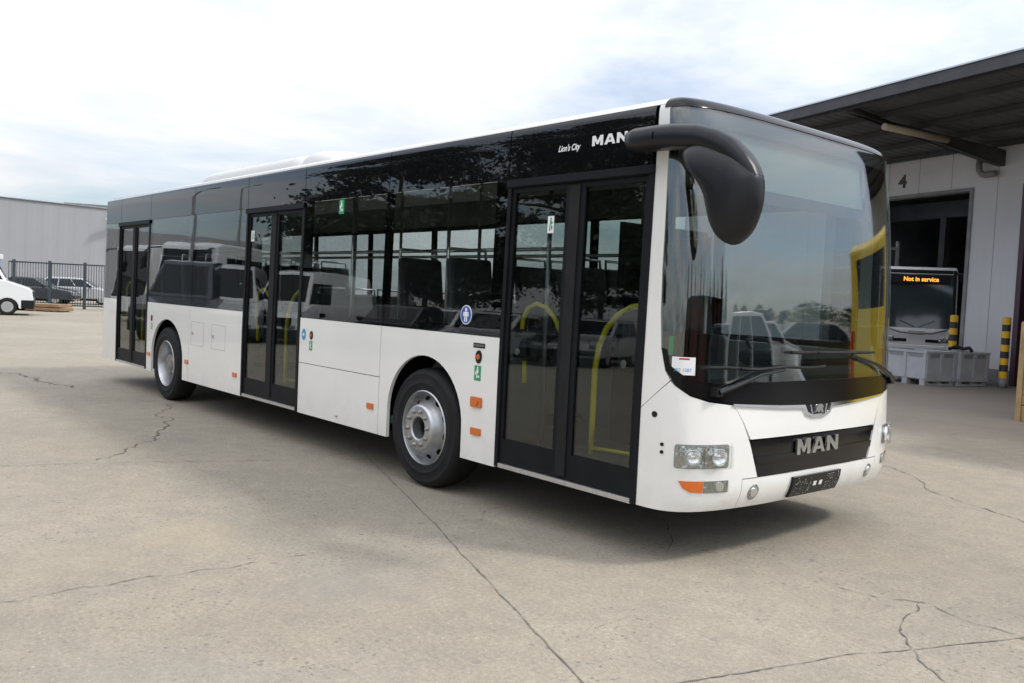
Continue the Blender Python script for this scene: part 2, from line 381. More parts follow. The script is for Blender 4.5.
# rooftop air conditioning unit: two low rounded shells
def dome(name, x0, x1, hw, h, zb, parent, taper0=.5, taper1=.5, mats='white2'):
    mb = MB(); N = 22; K = 16; rings = []
    for i in range(N+1):
        t = i/N; x = x0+(x1-x0)*t
        e = min(1, (t*(x1-x0))/taper0) ; e2 = min(1, ((1-t)*(x1-x0))/taper1); s = math.sin(min(e, e2)*math.pi/2)**.7
        ring_ = []
        for k in range(K+1):
            a = math.pi*k/K; c = math.copysign(abs(math.cos(a))**.5, math.cos(a)); d = abs(math.sin(a))**.6
            ring_.append(mb.bm.verts.new((x, c*hw*(.82+.18*s), zb+h*s*d)))
        rings.append(ring_)
    for A, B in zip(rings, rings[1:]):
        for k in range(K): mb.bm.faces.new((A[k], A[k+1], B[k+1], B[k]))
        mb.bm.faces.new((A[0], B[0], B[K], A[K]))
    return mb.build(name, mats, parent, smooth=50)
M['roofgrey'] = mat('roof_unit_plastic', (.58, .58, .57), .55, spec=.2)
M['steel_soft'] = mat('bolt_grey', (.35, .35, .36), .5)
ac = dome('roof_unit', -8.9, -5.7, .85, .27, 2.78, bus, .5, .2, 'roofgrey')
dome('fan_cover', -6.2, -4.9, .80, .30, 2.78, ac, .5, .9, 'roofgrey')
for x in (-7.9, -7.45, -6.95, -6.45):
    mb = MB(); mb.lathe([(0, .018), (.03, .018), (.033, .006)], (x, -.55, 3.02), 'z', 8); mb.build('bolt', 'steel_soft', ac)
# ---- front end
glassL = [(.118, 2.706), (.112, 2.3), (.105, 1.75), (.112, 1.5), (.130, 1.30), (.165, 1.17), (.225, 1.09), (.315, 1.033), (.435, 1.0), (.66, .978), (1.05, .957), (1.5147, .950)]
glassP = glassL[::-1] + [(UM-u, z) for u, z in glassL[:-1]][0:0]
right = [(UM-u, z) for u, z in glassL[:-1]]
# closed counter clockwise outline: bottom left -> bottom right -> top right -> top left
outline = [p for p in glassL] + right[::-1]
ws = panel('windshield', [outline], -.012, 0, 'gwind', bus)
def off(poly, k):
    """shrink the windshield outline towards its centre by k metres"""
    c = (1.5147, 1.85); res = []
    for u, z in poly:
        res.append((u + (k if u < c[0]-1.0 else (-k if u > c[0]+1.0 else 0))*1.0, z + (k if z < 1.2 else (-k if z > 2.6 else 0))))
    return res
bl = [p for p in glassL if True]
border_bottom = [p for p in glassL[4:]] + right[4:][::-1] + [(UM-.165, 1.29), (UM-.19, 1.20), (UM-.30, 1.125), (UM-.45, 1.105), (.45, 1.105), (.30, 1.125), (.19, 1.20), (.165, 1.29)]
cowl = [(u, z) for u, z in glassL[4:]] + right[4:][::-1] + [(UM-.165, 1.29), (UM-.19, 1.20), (UM-.30, 1.125), (UM-.45, 1.105), (.45, 1.105), (.30, 1.125), (.19, 1.20), (.165, 1.29)]
panel('windshield_cowl', [cowl], .0005, .004, 'cowl', ws)
panel('glass_border', [[(.118, 2.70), (.112, 2.3), (.105, 1.75), (.112, 1.5), (.132, 1.30), (.168, 1.30), (.165, 1.5), (.165, 2.70)]], -.03, -.0135, 'fritb', ws)
panel('glass_border', [[(.118, 2.70), (.112, 2.3), (.105, 1.75), (.112, 1.5), (.132, 1.30), (.168, 1.30), (.165, 1.5), (.165, 2.70)]], -.03, -.0135, 'fritb', ws, True)
M['frit'] = mat('printed_glass_band', (.05, .035, .05), .4)
panel('glass_border', [rect(.166, UM-.166, 2.60, 2.70)], -.03, -.0135, 'frit', ws)
panel('glass_border', [rect(.32, 2.20, 2.19, 2.265)], -.03, -.0135, 'frit', ws)
panel('glass_border', [rect(2.20, UM-.166, 2.12, 2.598)], -.03, -.0135, 'fritb', ws)
panel('destination_display', [rect(.34, 2.195, 2.268, 2.596)], -.09, -.06, 'display', ws)
# white pillars and lower front
pil = [(.004, .34), (.004, ZT)] ; pr = [(.115, ZT), (.108, 2.3), (.101, 1.75), (.108, 1.5), (.126, 1.30), (.161, 1.165), (.197, 1.115)]
pillar = [(.004, ZT), (.004, .935)] + [(.195, 1.112)] + pr[::-1][1:]
fl = [(.197, 1.107), (.222, 1.082), (.312, 1.026), (.432, .993), (.598, .978)]
corner = [(.004, .93), (.004, .345), (.45, .345), (.700, .345), (.700, .532), (.838, .532), (.755, .74), (.690, .87), (.640, .94), (.598, .974)] + fl[::-1][1:]
hood = [(.604, .972), (.646, .938), (.697, .87), (.762, .765), (UM-.762, .765), (UM-.697, .87), (UM-.646, .938), (UM-.604, .972), (UM-.66, .968), (UM-1.05, .949), (1.5147, .942), (1.05, .949), (.66, .968)]
for mir in (False, True):
    panel('corner_pillar', [pillar], -.03, 0, 'white', bus, mir)
    panel('bumper_corner', [corner], -.03, 0, 'white', bus, mir)
panel('front_flap', [hood], -.03, 0, 'white', bus)
bump = panel('front_bumper', [[(.705, .345), (1.0, .342), (UM-1.0, .342), (UM-.705, .345), (UM-.705, .526), (.705, .526)]], -.03, 0, 'white', bus)
gr = panel('grille', [[(.76, .757), (.848, .532), (UM-.848, .532), (UM-.76, .757)]], -.05, -.008, 'blackp', bus)
panel('grille_bar', [[(.80, .655), (.815, .615), (UM-.815, .615), (UM-.80, .655)]], -.04, .004, 'blackp', gr)
panel('grille_bar', [[(.762, .757), (.775, .725), (UM-.775, .725), (UM-.762, .757)]], -.04, 0, 'blackp', gr)
panel('front_backing', [rect(.05, UM-.05, .37, 1.04)], -.09, -.055, 'dark', bus)
# chrome strip with emblem
cs = [(.60, .984), (1.05, .960), (1.27, .952), (1.31, .895), (1.40, .868), (1.54, .868), (1.63, .895), (1.67, .952), (1.9, .956), (UM-.60, .984), (UM-.60, .976), (1.9, .938), (1.69, .925), (1.645, .875), (1.55, .852), (1.39, .852), (1.295, .875), (1.25, .925), (1.05, .940), (.60, .974)]
def sq(poly): return [(1.47+(u-1.47)*.80, .952-(.952-z)*.86) if 1.2 < u < 1.75 else (u, z) for u, z in poly]
cs = sq(cs)
ch = panel('chrome_strip', [cs[::-1]], -.005, .014, 'chrome', bus)
panel('emblem_plate', [sq([(1.285, .950), (1.325, .895), (1.40, .876), (1.54, .876), (1.615, .895), (1.655, .950)])], -.01, .010, 'blackp', ch)
lion = [(1.40, .885), (1.425, .905), (1.43, .925), (1.455, .945), (1.49, .952), (1.525, .945), (1.54, .925), (1.52, .918), (1.535, .900), (1.53, .884), (1.50, .886), (1.495, .905), (1.475, .890), (1.455, .884), (1.448, .900)]
panel('lion_emblem', [sq(lion[::-1])], .009, .018, 'letter', ch)
panel('chrome_strip', [sq([(1.345, .950), (1.372, .874), (1.385, .874), (1.358, .950)])], .009, .013, 'chrome', ch)
panel('chrome_strip', [sq([(1.592, .950), (1.566, .874), (1.579, .874), (1.605, .950)])], .009, .013, 'chrome', ch)
# letters on the grille
LET = {'M': [(0, 0), (.30, 0), (.30, .56), (.52, .14), (.72, .14), (.94, .56), (.94, 0), (1.24, 0), (1.24, 1), (.90, 1), (.62, .46), (.34, 1), (0, 1)],
       'A': [(0, 0), (.31, 0), (.39, .20), (.609, .20), (.609, .40), (.46, .40), (.61, .78), (.76, .40), (.611, .40), (.611, .20), (.83, .20), (.91, 0), (1.22, 0), (.79, 1), (.43, 1)],
       'N': [(0, 0), (.30, 0), (.30, .56), (.84, 0), (1.14, 0), (1.14, 1), (.84, 1), (.84, .44), (.30, 1), (0, 1)]}
def letters(word, u0, z0, h, sx, gap, d0, d1, mats, parent, nm):
    x = u0
    for c in word:
        w_ = max(p[0] for p in LET[c])*sx; panel(nm, [[(x+p[0]*sx, z0+p[1]*h) for p in LET[c]]], d0, d1, mats, parent); x += w_+gap
letters('MAN', 1.222, .638, .100, .124, .026, .002, .016, 'letter', gr, 'grille_letter')
# number plate holder
ph = panel('plate_holder', [rect(1.20, 1.775, .362, .498)], 0, .020, 'blackp', bus)
rng = random.Random(5); fl_ = []
for k in range(110):
    a = rng.choice((rng.uniform(1.215, 1.41), rng.uniform(1.575, 1.755))); b = rng.uniform(.372, .486); c = rng.choice((.006, .010, .016)); e = rng.choice((.004, .007))
    fl_.append((a, b, c, e))
panel('plate_marks', [rect(a, a+c, b, b+e) for a, b, c, e in fl_[:1]] + [rect(1.445, 1.48, .418, .448), rect(1.515, 1.55, .418, .448)], .018, .0215, 'wtext', ph)
mb = MB()
for a, b, c, e in fl_: mb.add([P(a, b, .0215), P(a+c, b, .0215), P(a+c, b+e, .0215), P(a, b+e, .0215)], [(0, 1, 2, 3)])
mb.build('plate_marks', 'intg', ph)
# lamps, near and far side
def disc(uc, zc, r, d0, d1, name, mats, parent, mir, n=20, rz=None):
    panel(name, [[(uc+r*math.cos(2*math.pi*k/n), zc+(rz or r)*math.sin(2*math.pi*k/n)) for k in range(n)]], d0, d1, mats, parent, mir)
def rr(u0, u1, z0, z1, r, n=4):
    p = []
    for cx, cz, a0 in ((u1-r, z0+r, -90), (u1-r, z1-r, 0), (u0+r, z1-r, 90), (u0+r, z0+r, 180)):
        for k in range(n+1):
            a = R(a0+90*k/n); p.append((cx+r*math.cos(a), cz+r*math.sin(a)))
    return p
def bowl(uc, zc, r, parent, mir):
    mb = MB(); n = 24; rings = []
    for rr_, d_ in ((1, .004), (1, .030), (.93, .031), (.88, .022), (.70, .012), (.45, .007), (.30, .006), (.27, .020), (.12, .024)):
        rings.append([mb.bm.verts.new(P((UM-(uc+r*rr_*math.cos(2*math.pi*k/n))) if mir else uc+r*rr_*math.cos(2*math.pi*k/n), zc+r*rr_*math.sin(2*math.pi*k/n), d_)) for k in range(n)])
    for A, B in zip(rings, rings[1:]):
        for k in range(n): mb.bm.faces.new((A[k], A[(k+1) % n], B[(k+1) % n], B[k]))
    mb.bm.faces.new(rings[-1]); mb.build('headlight_bowl', 'chrome', parent, smooth=40)
for mir in (False, True):
    lip = panel('lamp_recess_shade', [rr(.232, .582, .606, .746, .018)], -.01, .0012, 'intg', bus, mir)  # flat grey border: shadow edge of the headlight recess, put in as colour
    h = panel('headlight', [rr(.238, .575, .612, .740, .015)], -.01, .003, 'lampbg', bus, mir)
    bowl(.330, .676, .046, h, mir); bowl(.492, .676, .052, h, mir)
    panel('headlight_divider', [rect(.405, .420, .62, .735)], 0, .012, 'lampbg', h, mir)
    panel('headlight_cover', [rr(.234, .582, .608, .744, .018)], .036, .040, 'lens', h, mir)
    i_ = panel('indicator', [[(.262, .533), (.285, .492), (.33, .468), (.405, .463), (.405, .533)]], -.01, .006, 'amber', bus, mir)
    f_ = panel('fog_light', [[(.411, .463), (.585, .462), (.585, .533), (.411, .533)]], -.01, .003, 'lampbg', bus, mir)
    disc(.52, .498, .030, 0, .008, 'fog_light_bulb', 'chrome', f_, mir, 14); panel('fog_light_cover', [[(.411, .463), (.585, .462), (.585, .533), (.411, .533)]], .010, .013, 'lens', f_, mir)
    r_ = panel('tow_cover', [[(.815+.048*math.cos(2*math.pi*k/20), .44+.05*math.sin(2*math.pi*k/20)) for k in range(20)]], -.01, .004, 'lampbg', bus, mir)
    disc(.815, .44, .030, 0, .010, 'tow_cover_lens', 'chrome', r_, mir, 14)
    panel('panel_gap', [rect(.600, .602, .60, .75)], -.01, .0005, 'intg', bus, mir)
for u, z, r in ((.105, .905, .018), (.16, .735, .011), (.16, .690, .011)):
    disc(u, z, r, 0, .004, 'sensor_plug', 'plastic', bus, False, 14)
# sticker inside the windshield: plain text lines only
stk = panel('windshield_sticker', [rect(.200, .335, 1.148, 1.252)], .001, .0025, 'wtext', ws)
panel('sticker_band', [rect(.24, .30, 1.236, 1.246)], .0024, .003, 'red', stk)
text_obj('sticker_text', '302 1387', .027, lambda x, y, z: P(.212+x, 1.168+y, .0032), 'lblue', stk)
panel('green_tag', [rect(.170, .200, 1.26, 1.37)], -.012, -.009, 'green', ws)
# wipers
def path_on(pts, d): return [P(u, z, d) for u, z in pts]
for pts, bl_ in (([(.47, 1.055), (.60, 1.095), (.80, 1.155), (1.04, 1.182)], [(.36+i*.09, 1.192+.006*math.sin(i)) for i in range(14)]), ([(2.66, 1.06), (2.50, 1.115), (2.2, 1.20), (1.85, 1.265)], [(1.12+i*.098, 1.285-.0006*i) for i in range(12)])):
    mb = MB(); mb.tube(path_on(pts, .036), [.019, .016, .012, .009], 8); a = P(pts[0][0], pts[0][1], .015); mb.box(a, (.05, .06, .05)); wp = mb.build('wiper', 'plastic', bus, smooth=40)
    mb = MB(); mb.tube(path_on(bl_, .022), .010, 6); mb.tube(path_on(bl_[3:-3], .034), .008, 6); mb.build('wiper_blade', 'rubber', wp)
# ---- mirror arm and housing
mb = MB(); pth = [(-.545, 2.500), (-.53, 2.503), (-.47, 2.503), (-.30, 2.498), (-.15, 2.487), (.02, 2.462), (.14, 2.422), (.235, 2.372), (.315, 2.305), (.365, 2.245), (.388, 2.205)]
rad = [.030, .052, .068, .070, .070, .068, .064, .060, .054, .047, .042]
yy = [-1.35, -1.35, -1.35, -1.36, -1.38, -1.40, -1.42, -1.43, -1.43, -1.43, -1.43]
N = 16; rings = []
for i, (x, z) in enumerate(pth):
    a = pth[max(i-1, 0)]; b = pth[min(i+1, len(pth)-1)]; t = Vector((b[0]-a[0], b[1]-a[1])).normalized(); nn = Vector((-t.y, t.x))
    rg = []
    for k in range(N):
        q = 2*math.pi*k/N; c = math.copysign(abs(math.cos(q))**.7, math.cos(q)); s_2 = math.copysign(abs(math.sin(q))**.7, math.sin(q))
        rg.append(mb.bm.verts.new((x+nn.x*c*rad[i], yy[i]+s_2*rad[i]*1.25, z+nn.y*c*rad[i])))
    rings.append(rg)
for A, B in zip(rings, rings[1:]):
    for k in range(N): mb.bm.faces.new((A[k], A[(k+1) % N], B[(k+1) % N], B[k]))
mb.bm.faces.new(rings[0]); mb.bm.faces.new(rings[-1])
ma = mb.build('mirror_arm', 'plastic', bus, smooth=50)
mb = MB(); mb.lathe([(-.004, .0705), (.004, .0705)], (-.285, -1.362, 2.4975), 'x', 32, cap=False); 
for v in mb.bm.verts: v.co.y = -1.362+(v.co.y+1.362)*1.27
mb.build('arm_joint', 'fritb', ma)
def inflate(name, poly, y0, T, wd, mats, parent, fn=None, n=26, smooth=60):
    """rounded body with the given outline in x,z"""
    c = Vector((sum(p[0] for p in poly)/len(poly), sum(p[1] for p in poly)/len(poly)))
    # resample the outline with Catmull-Rom
    Q = []
    L = len(poly)
    for i in range(L):
        p0, p1, p2, p3 = [Vector(poly[(i+j-1) % L]) for j in range(4)]
        for k in range(4):
            t = k/4; Q.append(.5*((2*p1)+(-p0+p2)*t+(2*p0-5*p1+4*p2-p3)*t*t+(-p0+3*p1-3*p2+p3)*t**3))
    mb = MB(); K = 7; rings = []
    for sgn in (-1, 1):
        rs = []
        for j in range(K+1):
            a = math.pi/2*j/K; s = math.cos(a); h = math.sin(a)
            sc = s**.55 if j < K else .001
            rs.append([mb.bm.verts.new((c.x+(q.x-c.x)*sc, y0+sgn*T*h, c.y+(q.y-c.y)*sc)) for q in Q])
        rings.append(rs)
        for A, B in zip(rs, rs[1:]):
            for k in range(len(Q)): mb.bm.faces.new((A[k], A[(k+1) % len(Q)], B[(k+1) % len(Q)], B[k]))
    bmesh.ops.remove_doubles(mb.bm, verts=mb.bm.verts[:], dist=2e-4)
    return mb.build(name, mats, parent, smooth=smooth)
inflate('mirror_housing', [(-.055, 2.402), (-.035, 2.315), (.04, 2.235), (.105, 2.14), (.135, 2.05), (.165, 1.965), (.215, 1.90), (.295, 1.876), (.375, 1.93), (.420, 2.03), (.435, 2.12), (.428, 2.215), (.385, 2.27), (.30, 2.34), (.19, 2.39), (.05, 2.425)], -1.43, .105, .1, 'plastic', ma)
mb = MB(); mb.tube([(.0, -1.30, 2.30), (.10, -1.335, 2.18), (.22, -1.34, 1.97)], .05, 10); mb.build('mirror_glass', 'chrome', ma)
# ---- wheels
def wheel(x, sgn, rear=False):
    y = sgn*1.235
    mb = MB(); mb.lathe([(-.0, .285), (.004, .30), (.010, .335), (.0135, .352), (.0175, .356), (.0175, .366), (.0145, .370), (.0160, .40), (.0125, .425), (.0150, .430), (.0110, .442), (-.006, .462), (-.025, .4725), (-.06, .478), (-.14, .4785), (-.21, .478), (-.245, .470), (-.27, .44), (-.275, .36), (-.26, .30), (-.24, .285)], (x, y, .478), 'y', 56, sgn, cap=False)
    # tread grooves as slight rings
    tyre = mb.build('wheel', 'rubber', bus, smooth=40)
    mb = MB()
    if rear: prof = [(.004, .300), (.010, .292), (-.004, .284), (-.03, .275), (-.10, .262), (-.155, .250), (-.165, .20), (-.165, .14), (-.155, .135), (-.10, .130), (-.045, .112), (-.04, .003)]
    else: prof = [(.004, .300), (.010, .292), (-.004, .284), (-.03, .276), (-.085, .266), (-.095, .256), (-.085, .246), (-.015, .208), (.035, .190), (.052, .182), (.058, .172), (.058, .098), (.050, .088), (-.05, .084)]
    mb.lathe(prof, (x, y, .478), 'y', 56, sgn, cap=False); mb.build('rim', 'rim', tyre, smooth=35)
    for k in range(10):
        mb = MB(); a = 2*math.pi*k/10+.1
        if rear: mb.lathe([(-.165, .016), (-.14, .016), (-.138, .008)], (x+.165*math.cos(a), y, .478+.165*math.sin(a)), 'y', 8, sgn)
        else: mb.lathe([(.055, .019), (.066, .019), (.068, .013), (.082, .013), (.086, .006)], (x+.137*math.cos(a), y, .478+.137*math.sin(a)), 'y', 10, sgn)
        mb.build('wheel_nut', 'rim2', tyre)
    if not rear:
        for k in range(10):
            mb = MB(); a = 2*math.pi*(k+.5)/10+.1; c = Vector((x+.229*math.cos(a), y+sgn*-.054, .478+.229*math.sin(a)))
            t = Vector((-math.sin(a), 0, math.cos(a))); q = Vector((math.cos(a), 0, math.sin(a)))
            n_ = Vector((math.cos(a)*.48, sgn*.88, math.sin(a)*.48)).normalized(); q = n_.cross(t)
            mb.add([c+t*.030*math.cos(b)+q*.021*math.sin(b)+n_*.012 for b in [2*math.pi*j/12 for j in range(12)]], [tuple(range(12))])
            mb.build('vent_hole', 'dark', tyre)
        mb = MB(); mb.lathe([(-.05, .084), (-.02, .078), (-.016, .050), (-.035, .045), (-.035, .01)], (x, y, .478), 'y', 24, sgn); mb.build('hub', 'frame', tyre, smooth=30)
    else:
        mb = MB(); mb.lathe([(-.05, .118), (-.03, .110), (-.025, .02)], (x, y, .478), 'y', 20, sgn); mb.build('hub', 'rim2', tyre, smooth=30)
for sgn in (-1, 1): wheel(-2.70, sgn); wheel(-8.575, sgn, True)
# wheel housings and underbody
for xc, r in ((-2.675, .56), (-8.475, .62)):
    for sgn in (-1, 1):
        mb = MB(); K = 20; A = []; B = []
        for k in range(K+1):
            a = math.pi*k/K; px_, pz = xc+r*math.cos(a), .50+(.62)*math.sin(a)
            A.append(mb.bm.verts.new((px_, sgn*1.24, pz))); B.append(mb.bm.verts.new((px_, sgn*.62, pz)))
        for k in range(K): mb.bm.faces.new((A[k], A[k+1], B[k+1], B[k]))
        mb.bm.faces.new(B[::-1])
        mb.build('wheel_housing', 'dark', bus)
mb = MB(); mb.b(-2.05, -.35, -1.15, 1.15, .37, .40); mb.b(-7.85, -3.25, -1.2, 1.2, .37, .40); mb.b(-11.2, -9.1, -1.15, 1.15, .40, .43)
mb.b(-3.2, -2.1, -.6, .6, .34, .38); mb.b(-9.1, -7.8, -.6, .6, .34, .38); mb.b(-10.9, -9.4, -.7, .9, .30, .42)
mb.tube([(-2.7, -1, .45), (-2.7, 1, .45)], .07); mb.tube([(-8.575, -1, .45), (-8.575, 1, .45)], .10); mb.b(-3.12, -3.06, -1.16, -.9, .20, .55)
mb.build('underbody', 'dark', bus)
# ---- side markers, buttons, stickers
for x, z, c, w_, h_ in ((-3.45, .56, 'amber', .10, .05), (-6.30, .55, 'amber', .10, .05), (-7.75, .57, 'amber', .10, .05), (-9.14, .56, 'amber', .10, .05), (-1.98, .555, 'amber', .115, .052)):
    u = ux(x); panel('side_reflector', [rr(u-w_/2, u+w_/2, z-h_/2, z+h_/2, .008)], -.005, .012, c, bus)
u = ux(-1.985); il = panel('side_indicator', [rr(u-.062, u+.062, .735, .81, .012)], -.005, .016, 'amber', bus); disc(u+.01, .772, .022, .015, .026, 'indicator_bulb', 'amber', il, False)
def button(x, z, r=.036):
    b_ = panel('door_button', [[(ux(x)+r*math.cos(2*math.pi*k/18), z+r*1.35*math.sin(2*math.pi*k/18)) for k in range(18)]], -.005, .006, 'plastic', bus); disc(ux(x), z, r*.55, .005, .012, 'button_ring', 'amber', b_, False, 14)
button(-1.985, 1.105); button(-4.555, 1.10, .030); button(-9.055, 1.05, .03)
panel('door_label', [rect(ux(-2.055), ux(-1.92), 1.170, 1.205)], -.005, .003, 'plastic', bus)
mb = MB()
for k in range(7): mb.add([P(ux(-2.045+k*.017), 1.180, .0035), P(ux(-2.045+k*.017+.011), 1.180, .0035), P(ux(-2.045+k*.017+.011), 1.196, .0035), P(ux(-2.045+k*.017), 1.196, .0035)], [(0, 1, 2, 3)])
mb.build('door_label_text', 'intg', bus)
def gsticker(x, z, w_, h_, man=True):
    s_3 = panel('door_sign', [rect(ux(x)-w_/2, ux(x)+w_/2, z-h_/2, z+h_/2)], -.005, .0025, 'green', bus)
    mb = MB()
    for a, b, c, d in ((-.1, .1, .28, .42), (-.15, .15, .0, .25), (-.15, -.02, -.35, 0), (.05, .3, -.3, -.15), (-.35, -.2, -.1, .1)):
        mb.add([P(ux(x)+a*w_, z+c*h_, .003), P(ux(x)+b*w_, z+c*h_, .003), P(ux(x)+b*w_, z+d*h_, .003), P(ux(x)+a*w_, z+d*h_, .003)], [(0, 1, 2, 3)])
    mb.build('sign_figure', 'wtext', s_3)
gsticker(-1.99, .985, .075, .11); gsticker(-4.56, 1.00, .06, .09); gsticker(-9.05, .945, .05, .08)
gsticker(-4.10, 2.30, .085, .13)
b_ = panel('round_sign', [[(ux(-4.71)+.040*math.cos(2*math.pi*k/18), 1.10+.055*math.sin(2*math.pi*k/18)) for k in range(18)]], -.005, .003, 'lblue', bus); disc(ux(-4.71), 1.10, .016, .002, .004, 'sign_figure', 'wtext', b_, False)
b_ = panel('round_sign', [[(ux(-2.165)+.066*math.cos(2*math.pi*k/24), 1.405+.072*math.sin(2*math.pi*k/24)) for k in range(24)]], -.005, .002, 'wtext', bus)
disc(ux(-2.165), 1.405, .060, .001, .003, 'sign_ground', 'blue', b_, False, 24, .065)
mb = MB(); zc = 1.405; uc = ux(-2.165)
for a, b, c, d in ((-.012, .012, .028, .05), (-.018, .018, -.008, .024), (-.032, -.020, -.012, .02), (.020, .032, -.012, .02), (-.017, -.003, -.052, -.008), (.003, .017, -.052, -.008)):
    mb.add([P(uc+a, zc+c, .0036), P(uc+b, zc+c, .0036), P(uc+b, zc+d, .0036), P(uc+a, zc+d, .0036)], [(0, 1, 2, 3)])
mb.build('sign_figure', 'wtext', b_)
letters('MAN', ux(-.955), 2.532, .064, .076, .012, -.005, .0025, 'wtext', bus, 'side_letter')
text_obj('side_lettering', "Lion's City", .056, lambda x, y, z: P(ux(-1.265)+x, 2.525+y, .0025), 'wtext', bus, bold=.0015, shear=.35, sx=.82)
mb = MB(); mb.lathe([(0, .014), (.015, .012)], (-4.02, -1.276, .40), 'y', 10, -1); mb.build('flap_lock', 'alu', bus)
# ---- doors
def door(x0, x1, rails=True, handles=False):
    u0, u1 = ux(x0)+.002, ux(x1)-.002; um = (u0+u1)/2
    zb, zt = .345, 2.368
    bars = [rect(u0, u0+.035, zb, zt), rect(u1-.045, u1, zb, zt), rect(u0+.035, u1-.045, 2.315, zt)]
    d = panel('passenger_door', bars, -.06, .006, 'frame', bus)
    panel('door_header', [rect(u0, u1, 2.322, 2.372)], -.02, .022, 'frame', d)
    for k, (a, b) in enumerate(((u0+.038, um-.003), (um+.003, u1-.048))):
        fl, fr = (.030, .085) if k == 0 else (.085, .030)
        panel('door_leaf', ring(a, b, zb+.03, 2.312, fl, fr, .17, .03), -.045, -.010, 'frame', d)
        panel('door_pane', [rect(a+fl, b-fr, zb+.20, 2.282)], -.030, -.022, 'gdoor', d)
    panel('door_seal', [rect(um-.045, um+.045, zb+.05, 2.30)], -.020, .000, 'rubber', d)
    panel('door_sill', [rect(u0+.04, u1-.05, zb-.005, zb+.026)], -.03, .004, 'alu', d)
    X = (x0+x1)/2
    mb = MB(); y = -1.17
    o1 = x0; mb.tube([(o1+.165, y, .95), (o1+.16, y, 1.10), (o1+.125, y, 1.15), (o1+.115, y, 1.30), (o1+.125, y, 1.40), (o1+.17, y, 1.48), (o1+.26, y, 1.515), (o1+.36, y, 1.49), (o1+.45, y, 1.42), (o1+.53, y, 1.30)], .017, 8); mb.build('handrail', 'yrail', d)
    mb = MB(); mb.tube([(X+.175, y, .56), (X+.175, y, .80), (X+.175, y, 1.11), (X+.20, y, 1.26), (X+.26, y, 1.38), (X+.35, y, 1.47), (X+.46, y, 1.525), (X+.62, y, 1.545)], .019, 8)
    mb.tube([(X+.175, y, .60), (X+.58, y, .62)], .012, 8); mb.build('handrail', 'yrail', d)
    if handles:
        for xc in (x0+.20, x1-.14):
            mb = MB(); mb.box((xc, -1.19, 1.22), (.26, .05, .22)); h_ = mb.build('door_lock', 'intd', d, bevel=.04)
            mb = MB(); mb.box((xc+.04, -1.218, 1.21), (.035, .01, .12)); mb.build('lock_slot', 'dark', h_)
            mb = MB(); mb.lathe([(0, .028), (.01, .022)], (xc-.07, -1.212, 1.17), 'y', 12, -1); mb.build('lock_knob', 'alu', h_)
    return d
dd = [door(*D[0], handles=True), door(*D[1]), door(*D[2])]
def insticker(x, z, w_, h_, d):
    s_3 = panel('exit_sign', [rect(ux(x)-w_/2, ux(x)+w_/2, z-h_/2, z+h_/2)], -.0205, -.0195, 'wtext', d)
    mb = MB()
    for a, b, c, e in ((-.1, .12, .26, .40), (-.12, .15, .0, .24), (-.2, -.02, -.38, 0), (.08, .3, -.3, -.05), (.15, .32, .05, .16)):
        mb.add([P(ux(x)+a*w_, z+c*h_, -.019), P(ux(x)+b*w_, z+c*h_, -.019), P(ux(x)+b*w_, z+e*h_, -.019), P(ux(x)+a*w_, z+e*h_, -.019)], [(0, 1, 2, 3)])
    mb.build('sign_figure', 'green', s_3)
insticker(-1.32, 2.05, .06, .115, dd[0]); insticker(-6.02, 2.08, .08, .115, dd[1])
# ---- interior
mb = MB(); mb.b(-11.2, -.45, -1.14, 1.19, .405, .42); mb.build('cabin_floor', 'floor', bus)
for q_ in ((-9.4, -7.6, -.80, -.45, .42, 1.0), (-9.4, -7.6, .45, .80, .42, 1.0), (-3.3, -2.05, -.9, -.5, .42, 1.08), (-3.3, -2.05, .5, .9, .42, 1.08), (-11.1, -10.3, -1.1, 1.18, .42, 1.15)):
    mb = MB(); mb.b(*q_); mb.build('wheel_box', 'intg', bus, bevel=.03)
mb = MB(); mb.b(-11.1, -.5, -1.15, 1.15, 2.60, 2.64); mb.build('cabin_ceiling', 'interiorwhite', bus)
for sgn in (-1, 1):
    mb = MB(); mb.prism([(1.18, 2.38), (1.18, 2.62), (.75, 2.62)], lambda p, d_: Vector((d_, sgn*p[0], p[1])), -11.1, -2.0); mb.build('ceiling_duct', 'intd', bus)
mb = MB(); mb.b(-11.13, -11.10, -1.15, 1.15, .42, 2.6); mb.build('rear_bulkhead', 'intd', bus)
mb = MB(); mb.box((0, 0, .02), (.42, .44, .07)); mb.box((0, 0, -.13), (.10, .12, .26)); seat = mb.build('passenger_seat', 'seat', bus, bevel=.02)
mb = MB(); mb.box((-.22, 0, .32), (.07, .44, .62), Matrix.Rotation(R(-8), 3, 'Y')); sb_ = mb.build('seat_back', 'intd', seat, bevel=.03)
mb = MB(); mb.tube([(-.27, -.2, .5), (-.29, -.19, .70), (-.29, .19, .70), (-.27, .2, .5)], .014, 8); mb.build('grab_handle', 'pole', seat)
first = True
def add_seat(x, y, z):
    global first
    if first: o = seat; first = False
    else:
        o = seat.copy(); COL.objects.link(o)
        for ch_ in seat.children: c = ch_.copy(); COL.objects.link(c); c.parent = o
    o.location = (x, y, z)
for x in (-2.4, -3.1): add_seat(x, -.88, 1.22)
for x in (-2.35, -3.1, -3.9, -4.7, -5.5, -6.3, -7.0, -7.8, -8.6, -9.4, -10.2):
    zz = 1.22 if x in (-2.35, -3.1, -7.8, -8.6, -9.4) else .86
    add_seat(x, .90, zz)
    if x not in (-5.5, -6.3): add_seat(x, .44, zz)
for x in (-7.4, -8.2, -9.0): add_seat(x, -.90, 1.20)
